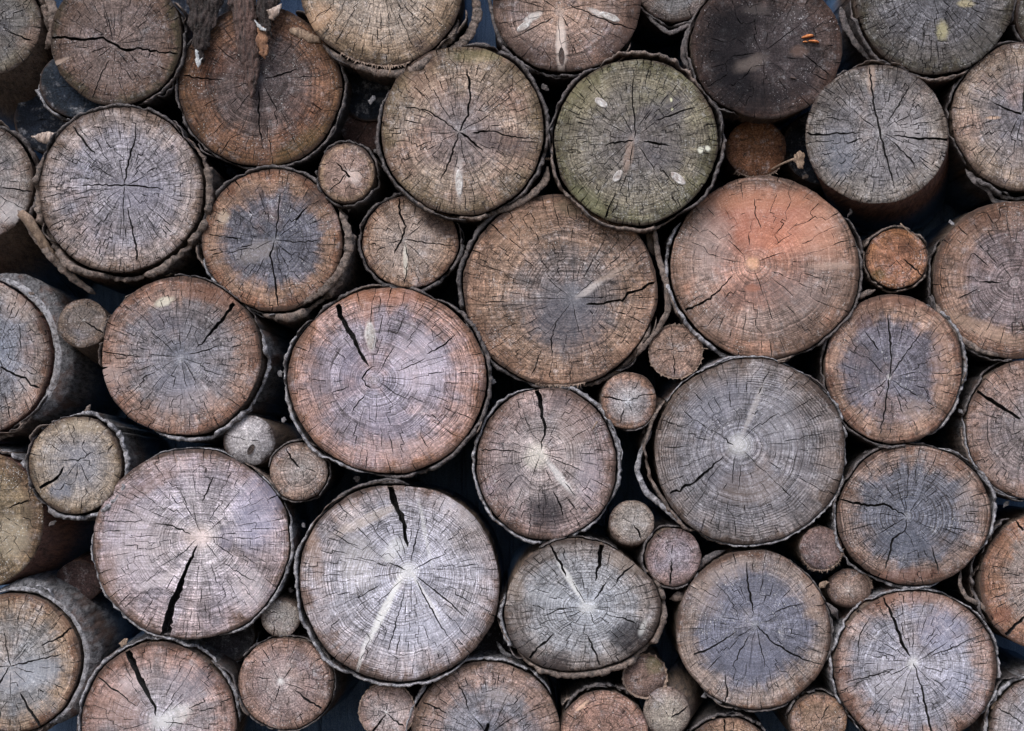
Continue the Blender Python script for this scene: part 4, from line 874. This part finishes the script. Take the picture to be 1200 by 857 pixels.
# ------------------------------------------------------------------ loose bark, twigs and shreds
def strip(name, label, cat, path, kind='brown', depth=30, thick=2.0, seed=0, group=None, mats=None, fray=0.0):
    """a curled ribbon of bark: path = (px, py, thickness) seen end on, running back by depth"""
    P = []
    for i in range(len(path) - 1):
        (x0, y0, t0, r0), (x1, y1, t1, r1) = path[i], path[i + 1]
        n = max(2, int(math.hypot(x1 - x0, y1 - y0) / 1.8))
        for k in range(n):
            t = k / n; P.append((x0 + (x1 - x0) * t, y0 + (y1 - y0) * t, t0 + (t1 - t0) * t, r0 + (r1 - r0) * t))
    P.append(path[-1])
    # smooth
    for _ in range(6):
        P = [P[0]] + [tuple((P[i - 1][q] + 2 * P[i][q] + P[i + 1][q]) / 4 for q in range(4)) for i in range(1, len(P) - 1)] + [P[-1]]
    base = w2(P[len(P) // 2][0], P[len(P) // 2][1], P[len(P) // 2][3])
    V, F = [], []
    rows = [(-1.0, 0.35), (-1.0, 0.8), (-.55, 1.0), (0, 1.0), (.55, 1.0), (1.0, .8), (1.0, .35)]
    ys = [0, 3, 8, 15, 24, 36, 50, 70, 100]
    ys = [y * depth / 100 for y in ys]
    ring = []
    for i, (x, y, th, rec) in enumerate(P):
        a, b = P[max(0, i - 1)], P[min(len(P) - 1, i + 1)]
        tx, ty = b[0] - a[0], b[1] - a[1]; d = math.hypot(tx, ty) or 1
        nx, ny = -ty / d, tx / d
        e = min(1, min(i, len(P) - 1 - i) / 5 + .25)
        r = []
        w = th * e * (1 + .35 * fr(x / 6, y / 6, seed) + .25 * fr(x / 2.2, y / 2.2, seed + 4)) / 2
        jag = 3.0 * fr(x / 8, y / 8, seed + 9) + fray * fr(x / 2, y / 2, seed + 2) + (1 - e) * 8
        seq = [(-1, yy) for yy in reversed(ys)] + [(-.4, -1.0), (.4, -1.0)] + [(1, yy) for yy in ys]
        for sgn, yy in seq:
            off = sgn * w + .5 * fr(x / 4 + sgn * 9, y / 4, yy / 6 + seed) * (1 if abs(sgn) == 1 else 0)
            q = w2(x + nx * off, y + ny * off, rec + yy + jag) - base
            V.append(tuple(q))
        ring.append(len(seq))
    m = ring[0]
    for i in range(len(P) - 1):
        for q in range(m - 1):
            F.append((i * m + q, i * m + q + 1, (i + 1) * m + q + 1, (i + 1) * m + q))
    F.append(list(range(m))); F.append([(len(P) - 1) * m + q for q in range(m)])
    o = mesh_obj(name, V, F, mats or [LIP[kind]])
    o.location = base
    o['label'] = label; o['category'] = cat
    if group: o['group'] = group
    return o

BS = 'loose bark strips caught between the logs'
strip('bark_strip', 'long bark strip between the tan jagged crack log and the salmon patched log', 'bark strip',
      [(766, 262, 5, 0), (771, 300, 7, -2), (782, 335, 7, -2), (783, 365, 7, 0), (770, 388, 6, 0), (745, 418, 5, 0)], 'brown', 60, group=BS, seed=1)
strip('bark_strip', 'pale bark loop standing off the lower left of the very large white centred log', 'bark strip',
      [(764, 505, 4, 4), (751, 528, 5, 0), (746, 552, 6, 0), (757, 577, 7, -2), (780, 596, 7, -2), (800, 615, 6, 0)], 'grey', 50, group=BS, seed=2)
strip('bark_strip', 'thin bark curl hanging in the gap right of the dark grey ringed log', 'bark strip',
      [(1126, 668, 3, 5), (1124, 685, 4, 0), (1133, 702, 5, 0), (1150, 708, 6, 0), (1160, 722, 5, 4)], 'brown', 25, group=BS, seed=3)
strip('bark_strip', 'flaking bark lump pressed against the right side of the blue grey hearted log', 'bark strip',
      [(398, 248, 5, 0), (408, 270, 9, -6), (409, 295, 10, -8), (398, 320, 10, -8), (380, 340, 9, -4), (350, 358, 7, 0)], 'brown', 60, group=BS, seed=4, fray=3)
strip('bark_strip', 'dark bark curl below the log split by a cross of cracks, near the right edge', 'bark strip',
      [(1131, 198, 5, 10), (1142, 213, 6, 5), (1158, 222, 6, 5), (1164, 236, 6, 8), (1190, 240, 4, 8)], 'dark', 40, group=BS, seed=5)
strip('bark_strip', 'curved bark flap sagging in the gap at the top by the black stained log', 'bark strip',
      [(752, 8, 4, 20), (768, 28, 5, 16), (785, 40, 5, 14), (806, 30, 5, 16), (815, 18, 4, 20)], 'dark', 40, group=BS, seed=6)
strip('bark_strip', 'upright bark flap left of the black stained log', 'bark strip',
      [(814, 22, 5, 8), (803, 45, 6, 6), (800, 68, 6, 6), (812, 88, 5, 8)], 'dark', 60, group=BS, seed=7)
strip('bark_strip', 'bark curl between the frayed tan log and the pale streaked log at the top', 'bark strip',
      [(556, -10, 9, 0), (560, 18, 11, -6), (550, 42, 11, -8), (528, 62, 9, -8), (500, 76, 7, -6), (470, 80, 5, 0)], 'brown', 70, group=BS, seed=8, fray=2)
strip('bark_strip', 'small dark bark curl hugging the left side of the pale streaked log', 'bark strip',
      [(572, -6, 4, 8), (578, 20, 5, 4), (584, 42, 6, 2), (600, 58, 5, 6)], 'dark', 40, group=BS, seed=9)
strip('bark_strip', 'sliver of bark under the lower left of the olive tinged log', 'bark strip',
      [(642, 195, 5, 0), (640, 212, 8, -6), (622, 230, 8, -8), (600, 243, 7, -4), (570, 252, 4, 0)], 'brown', 50, group=BS, seed=11, fray=2)
strip('bark_strip', 'narrow upright bark sliver in the gap right below the olive tinged log', 'bark strip',
      [(760, 268, 9, 14), (762, 285, 8, 14), (766, 300, 6, 16)], 'brown', 30, group=BS, seed=12)
strip('bark_strip', 'dark bark edge between the fungus log and the lichen spotted log', 'bark strip',
      [(985, 8, 8, 10), (990, 30, 9, 6), (1003, 52, 7, 6), (1020, 70, 6, 8), (1040, 80, 4, 10)], 'dark', 60, group=BS, seed=13)
strip('bark_strip', 'bark sliver bridging the gap under the brown wide ringed log at the right', 'bark strip',
      [(1096, 355, 5, 4), (1108, 378, 7, 0), (1125, 397, 8, 0), (1150, 412, 6, 0), (1178, 418, 4, 2)], 'brown', 40, group=BS, seed=14)
strip('bark_strip', 'grey bark scrap in the gap left of the squat oval log', 'bark strip',
      [(582, 752, 4, 26), (590, 765, 5, 22), (604, 772, 4, 24)], 'grey', 30, group=BS, seed=15)
strip('bark_strip', 'short bark flake in the gap left below the small orange brown log', 'bark strip',
      [(1002, 352, 5, 4), (1014, 344, 7, 2), (1026, 340, 5, 4)], 'brown', 30, group=BS, seed=16)
strip('bark_strip', 'weathered bark strip under the lower left of the pale finely cracked log', 'bark strip',
      [(20, 245, 4, 6), (40, 275, 8, 0), (58, 300, 9, -2), (84, 325, 9, 0), (112, 345, 6, 6)], 'brown', 50, group=BS, seed=17)
strip('bark_strip', 'tiny dark bark scrap in the gap right of the slate hearted log', 'bark strip',
      [(968, 706, 4, 10), (978, 716, 8, 6), (982, 726, 5, 10)], 'dark', 20, group=BS, seed=19, fray=3)
strip('bark_strip', 'reddish bark chip under the small pinkish grey round log', 'bark strip',
      [(784, 702, 5, 14), (794, 700, 12, 8), (804, 694, 6, 12)], 'brown', 24, group=BS, seed=20)
strip('bark_strip', 'grey bark bridging from the small pinkish grey log to the slate hearted one', 'bark strip',
      [(810, 672, 6, 8), (822, 660, 9, 4), (836, 650, 7, 6), (850, 645, 4, 8)], 'dark', 40, group=BS, seed=21)

def stick(name, label, cat, pts, mat, rsc=1.0, seed=0, group=None, flat=1.0):
    """irregular rod along (px, py, rec, radius)"""
    P = []
    for i in range(len(pts) - 1):
        a, b = pts[i], pts[i + 1]; n = max(2, int(math.hypot(b[0] - a[0], b[1] - a[1]) / 2.2))
        for k in range(n): t = k / n; P.append([a[q] + (b[q] - a[q]) * t for q in range(4)])
    P.append(list(pts[-1]))
    for _ in range(4):
        P = [P[0]] + [[(P[i - 1][q] + 2 * P[i][q] + P[i + 1][q]) / 4 for q in range(4)] for i in range(1, len(P) - 1)] + [P[-1]]
    base = w2(*P[0][:3]); V, F = [], []; m = 14
    for i, p in enumerate(P):
        a, b = P[max(0, i - 1)], P[min(len(P) - 1, i + 1)]
        t = (w2(*b[:3]) - w2(*a[:3])).normalized()
        u = t.cross(Vector((0, 1, 0))).normalized(); v = u.cross(t)
        c = w2(*p[:3]) - base
        for k in range(m):
            q = 2 * PI * k / m
            r = p[3] * K * (1 + .28 * fr(math.cos(q) * 2 + seed, math.sin(q) * 2, i / 9) + .22 * fr(math.cos(q) * 5, math.sin(q) * 5 + seed, i / 3.5))
            V.append(tuple(c + u * r * math.cos(q) + v * r * flat * math.sin(q)))
    for i in range(len(P) - 1):
        for k in range(m):
            j = (k + 1) % m; F.append((i * m + k, i * m + j, (i + 1) * m + j, (i + 1) * m + k))
    F.append(list(range(m))[::-1]); F.append([(len(P) - 1) * m + k for k in range(m)])
    o = mesh_obj(name, V, F, [mat]); o.location = base
    o['label'] = label; o['category'] = cat
    if group: o['group'] = group
    return o

TW = simple_mat('twig_wood', (96, 70, 52), (176, 140, 108), (128, 96, 72), (1, 1, .3))
SH = simple_mat('shredded_bark', (36, 24, 24), (120, 84, 70), (92, 54, 44), (1, 1, .14), 0.003)
stick('branch_stub', 'peeled tan branch stub slanting down at the left edge', 'branch', [(24, 250, -6, 5), (34, 258, -8, 6), (46, 278, -2, 5.5), (60, 298, 6, 5), (80, 318, 20, 5)], TW, seed=1)
HB = 'torn bark shreds hanging at the top left'
def shred(name, label, cat, outline, rec, amp, mat, bulge=4.0, seed=0, group=None, grain=(9, 3)):
    """crumpled, fibrous slab of bark or wood with a ragged outline (px)"""
    cx_ = sum(p[0] for p in outline) / len(outline); cy_ = sum(p[1] for p in outline) / len(outline)
    O = []
    for i in range(len(outline)):
        (x0, y0), (x1, y1) = outline[i], outline[(i + 1) % len(outline)]
        n = max(1, int(math.hypot(x1 - x0, y1 - y0) / 1.6))
        for k in range(n):
            t = k / n; x = x0 + (x1 - x0) * t; y = y0 + (y1 - y0) * t
            O.append(Vector((x + 2.0 * fr(x / 4, y / 7, seed) + 1.3 * fr(x / 1.5, y / 2, seed + 3), y + 1.6 * fr(x / 2, y / 4, seed + 7))))
    n0 = len(O); pts = list(O)
    xs = [p.x for p in O]; ys = [p.y for p in O]; r_ = random.Random(seed)
    x = min(xs)
    while x < max(xs):
        y = min(ys)
        while y < max(ys): pts.append(Vector((x + r_.uniform(-.5, .5), y + r_.uniform(-.5, .5)))); y += 1.8
        x += 1.5
    vo, eo, fo, _, _, _ = delaunay_2d_cdt(pts, [(i, (i + 1) % n0) for i in range(n0)], [], 0, 1e-4)
    def ins(px_, py_):
        c = False
        for i in range(n0):
            a, b = O[i], O[(i + 1) % n0]
            if (a.y > py_) != (b.y > py_) and px_ < (b.x - a.x) * (py_ - a.y) / (b.y - a.y) + a.x: c = not c
        return c
    keep = [f for f in fo if ins(sum(vo[i].x for i in f) / len(f), sum(vo[i].y for i in f) / len(f))]
    used = sorted({i for f in keep for i in f}); mp = {q: i for i, q in enumerate(used)}
    base = w2(cx_, cy_, rec); V = []
    for q in used:
        p = vo[q]; d = min(math.hypot(p.x - o.x, p.y - o.y) for o in O)
        h = -bulge * min(1, d / 7) ** .6 + amp * fr(p.x / grain[1], p.y / grain[0] / 1.6, seed) + amp * .7 * fr(p.x / 1.7, p.y / 6, seed + 5) + amp * .35 * fr(p.x / 1.2, p.y / 1.4, seed + 8)
        V.append(tuple(w2(p.x, p.y, rec + h) - base))
    nb = len(V); F = [[mp[i] for i in f] for f in keep]
    for q in used: V.append(tuple(w2(vo[q].x, vo[q].y, rec + 3) - base))
    F += [[mp[i] + nb for i in reversed(f)] for f in keep]
    cnt = {}
    for f in keep:
        for k in range(len(f)):
            a, b = f[k], f[(k + 1) % len(f)]; cnt.setdefault((min(a, b), max(a, b)), []).append((a, b))
    for l in cnt.values():
        if len(l) == 1: a, b = l[0]; F.append([mp[b], mp[a], mp[a] + nb, mp[b] + nb])
    o = mesh_obj(name, V, F, [mat]); o.location = base
    o['label'] = label; o['category'] = cat
    if group: o['group'] = group
    return o
SHD = simple_mat('rotten_bark', (12, 11, 13), (74, 52, 46), (64, 38, 32), (1, 1, .3), 0.004)
PALE = simple_mat('pale_inner_bark', (120, 92, 74), (196, 168, 146), (150, 104, 76), (1, 1, .4), 0.002)
TAN = simple_mat('tan_inner_bark', (110, 66, 40), (186, 124, 80), (140, 90, 58), (1, 1, .4), 0.003)
WHT = simple_mat('white_mould', (130, 130, 130), (206, 208, 208), (150, 150, 150), (1, 1, .4), 0.002)
shred('bark_shred', 'broad blackened bark shred hanging left of the others', 'bark shred', [(214, -25), (262, -25), (262, 2), (256, 14), (254, 30), (246, 40), (246, 54), (240, 60), (238, 74), (232, 76), (230, 62), (225, 52), (227, 40), (219, 30), (222, 14)], -8, 3.6, SHD, 5, 2, HB)
shred('bark_shred', 'reddish brown bark shred reaching furthest down over the log face', 'bark shred', [(271, -25), (300, -25), (300, 6), (301, 26), (302, 48), (304, 66), (305, 82), (301, 96), (298, 112), (293, 116), (289, 100), (286, 84), (281, 66), (277, 50), (274, 34), (272, 14), (266, 4)], -6, 2.6, SH, 5, 5, HB)
shred('bark_shred', 'dark rough bark shred hanging right of the reddish brown one', 'bark shred', [(302, -25), (332, -25), (329, 2), (320, 14), (317, 28), (318, 44), (314, 40), (306, 30), (300, 14)], -14, 4, SHD, 4, 9, HB)
shred('bark_shred', 'tan rounded bark flake low on the right hanging shred', 'bark shred', [(301, 30), (310, 32), (314, 46), (315, 62), (310, 70), (304, 64), (300, 50)], -16, 2, TAN, 4, 12, HB)
shred('bark_shred', 'pale curled bark flake at the right of the hanging shreds', 'bark shred', [(313, 12), (322, 8), (330, 4), (328, 14), (320, 24), (315, 22)], -20, 2, PALE, 4, 14, HB)
shred('bark_shred', 'whitish sliver at the foot of the broad blackened shred', 'bark shred', [(229, 58), (232, 60), (233, 70), (237, 68), (236, 76), (231, 79), (229, 72)], -19, 1.2, WHT, 1.5, 16, HB)
shred('bark_shred', 'white sliver between the two right hand shreds', 'bark shred', [(297, 22), (301, 25), (306, 31), (312, 34), (312, 37), (304, 35), (299, 29)], -22, .8, WHT, 1.2, 18, HB)
shred('wood_flake', 'ragged brown wood flake standing on the upper right of the shredded bark log', 'wood flake', [(338, 34), (350, 32), (362, 38), (376, 44), (376, 51), (362, 50), (350, 44), (340, 40)], 2, 1.5, TW, 2, 19)
shred('wood_flake', 'small pinkish flake caught on a twig beside the whiskered orange brown log', 'wood flake', [(930, 182), (937, 177), (943, 180), (942, 190), (941, 198), (935, 197), (931, 190)], 8, 2, TW, 2, 21)
stick('twig', 'thin pale twig reaching from the whiskered orange brown log', 'twig', [(904, 199, 30, 1.2), (914, 193, 20, 1.2), (924, 189, 12, 1.3), (934, 185, 8, 1.6)], TW, seed=31)
shred('bark_scrap', 'broken pinkish bark scrap in the gap above the pale finely cracked log', 'bark scrap', [(36, 160), (44, 157), (56, 154), (66, 157), (62, 164), (54, 169), (46, 166)], 0, 2.5, PALE, 3, 23)
strip('bark_strip', 'bark slab leaning upright between the olive grey corner log and the dusky brown one', 'bark strip',
      [(52, -14, 8, 4), (62, 10, 13, 0), (64, 34, 13, 2), (55, 58, 8, 6)], 'brown', 120, group=BS, seed=23)
GB = 'dry grass bits caught on the logs'
rg = random.Random(8)
for i, (x, y, dx_, dy_, lb) in enumerate([(455, 76, 4, 12, 'left one of two dry grass bits hanging from the frayed tan log'), (459, 76, -5, 14, 'right one of two dry grass bits hanging from the frayed tan log'),
        (700, 494, -8, 12, 'tiny dry stalk beside the upper left of the small white centred log'), (822, 408, 8, 1, 'dry whisker poking right from the small tan round log'),
        (1055, 262, 22, 20, 'thin dry stem slanting above the small orange brown round log')]):
    stick('grass_stalk', lb, 'grass stalk', [(x, y, -26 if y < 100 else -8, .9), (x + dx_ * .5, y + dy_ * .5 + .7, -27 if y < 100 else -8, .7), (x + dx_, y + dy_, -26 if y < 100 else -6, .4)], TW, seed=i, group=GB)

rd = random.Random(44); nfl = 0; tries = 0; spots = []
while nfl < 34 and tries < 60000:
    tries += 1
    x, y = rd.uniform(8, 1192), rd.uniform(8, 849)
    m = min(math.hypot((x - L['cx']) / L['rx'], (y - L['cy']) / L['ry']) for L in logs if L.get('rec', 0) < 40)
    if not (1.03 < m < 1.22) or any(math.hypot(x - a, y - b) < 26 for a, b in spots): continue
    if 200 < x < 340 and y < 60: continue
    spots.append((x, y)); nfl += 1
    w_, h_ = rd.uniform(3, 8), rd.uniform(1.5, 4); t = rd.uniform(0, PI)
    pts = [(w_, 0), (w_ * .5, h_), (-w_ * .6, h_ * .8), (-w_, -h_ * .3), (-w_ * .1, -h_)]
    shred('bark_flake', 'small loose bark flake lodged in a gap between the logs', 'bark flake',
          [(x + a * math.cos(t) - b * math.sin(t), y + a * math.sin(t) + b * math.cos(t)) for a, b in pts], rd.uniform(4, 26), 1.6, rd.choice((LIP['grey'], LIP['brown'], LIP['dark'], TW)), 1.5, 100 + nfl, 'loose bark flakes lodged in the gaps')
# ------------------------------------------------------------------ dark board wall behind the pile
V, F = [], []
y0 = (LEN + 20) * K
for i in range(-22, 22):
    x0, x1 = i * 62 * K, (i * 62 + 60) * K
    dy = .004 * fr(i * 1.7, 3, 1)
    b = len(V)
    for (x, y) in ((x0, y0 + dy + .004), (x0 + .003, y0 + dy), (x1 - .003, y0 + dy), (x1, y0 + dy + .004), (x1, y0 + .03), (x0, y0 + .03)):
        V.append((x, y, -1.25)); V.append((x, y, 1.25))
    for k in range(6):
        j = (k + 1) % 6; F.append((b + 2 * k, b + 2 * j, b + 2 * j + 1, b + 2 * k + 1))
b = len(V)
for x in (-22 * 62 * K, 22 * 62 * K):
    for y in (y0 + .008, y0 + .028):
        for z in (-1.24, 1.24): V.append((x, y, z))
F += [(b, b + 1, b + 3, b + 2), (b + 4, b + 6, b + 7, b + 5), (b, b + 2, b + 6, b + 4), (b + 1, b + 5, b + 7, b + 3), (b, b + 4, b + 5, b + 1), (b + 2, b + 3, b + 7, b + 6)]
wall = mesh_obj('board_wall', V, F, [WALL], smooth=False)
def board(name, x0, x1, y0_, y1_, z0, z1):  # unseen slabs added to stop light leaking in behind the logs
    V = [(x, y, z) for x in (x0, x1) for y in (y0_, y1_) for z in (z0, z1)]
    return mesh_obj(name, V, [(0, 1, 3, 2), (4, 6, 7, 5), (0, 2, 6, 4), (1, 5, 7, 3), (0, 4, 5, 1), (2, 3, 7, 6)], [WALL], wall, smooth=False)
board('side_light_blocker', -1.22, -1.19, .06, y0 - .01, -.84, .90); board('side_light_blocker', 1.19, 1.22, .06, y0 - .01, -.84, .90)
board('top_light_blocker', -1.22, 1.22, .06, y0 - .01, .905, .93)
gnd = mesh_obj('ground', [(-8, -6, -.82), (8, -6, -.82), (8, 3, -.82), (-8, 3, -.82)], [(0, 1, 2, 3)], [simple_mat('trodden_earth', (60, 48, 38), (112, 94, 74), (84, 76, 50))], smooth=False)  # out of view, added with the slabs to close off stray light
gnd['kind'] = 'structure'
wall['label'] = 'dark blue board wall in the shadow behind the stacked logs'; wall['category'] = 'wall'

# ------------------------------------------------------------------ light and camera
w = bpy.data.worlds.new('World'); sc.world = w; w.use_nodes = True
nt = w.node_tree; nt.nodes.clear()
wo = nt.nodes.new('ShaderNodeOutputWorld'); bg = nt.nodes.new('ShaderNodeBackground'); sky = nt.nodes.new('ShaderNodeTexSky')
sky.sky_type = 'NISHITA'; sky.sun_disc = False
EL, AZ = 48, 205      # elevation; azimuth measured clockwise from +Y
sky.sun_elevation = math.radians(EL); sky.sun_rotation = math.radians(AZ)
sky.dust_density = 3.0; sky.air_density = 1.0
bg.inputs[1].default_value = 0.15
nt.links.new(sky.outputs[0], bg.inputs[0]); nt.links.new(bg.outputs[0], wo.inputs[0])
sd = bpy.data.lights.new('sun', 'SUN'); sd.energy = 2.3; sd.angle = math.radians(32); sd.color = (1.0, .99, .98)
so = bpy.data.objects.new('sun', sd); col.objects.link(so)
to = Vector((math.sin(math.radians(AZ)) * math.cos(math.radians(EL)), math.cos(math.radians(AZ)) * math.cos(math.radians(EL)), math.sin(math.radians(EL))))
so.rotation_euler = to.to_track_quat('Z', 'Y').to_euler(); so.location = to * 6

cd = bpy.data.cameras.new('camera'); cd.sensor_width = 36; cd.lens = 36 * D / 1200.0; cd.clip_end = 200
co = bpy.data.objects.new('camera', cd); col.objects.link(co)
co.location = (0, -D * K, 0); co.rotation_euler = (math.radians(90), 0, 0)
sc.camera = co
sc.cycles.max_bounces = 4; sc.cycles.diffuse_bounces = 3; sc.cycles.use_adaptive_sampling = True; sc.cycles.adaptive_threshold = 0.02
sc.view_settings.view_transform = 'Standard'; sc.view_settings.look = 'None'; sc.view_settings.exposure = 0; sc.view_settings.gamma = 1
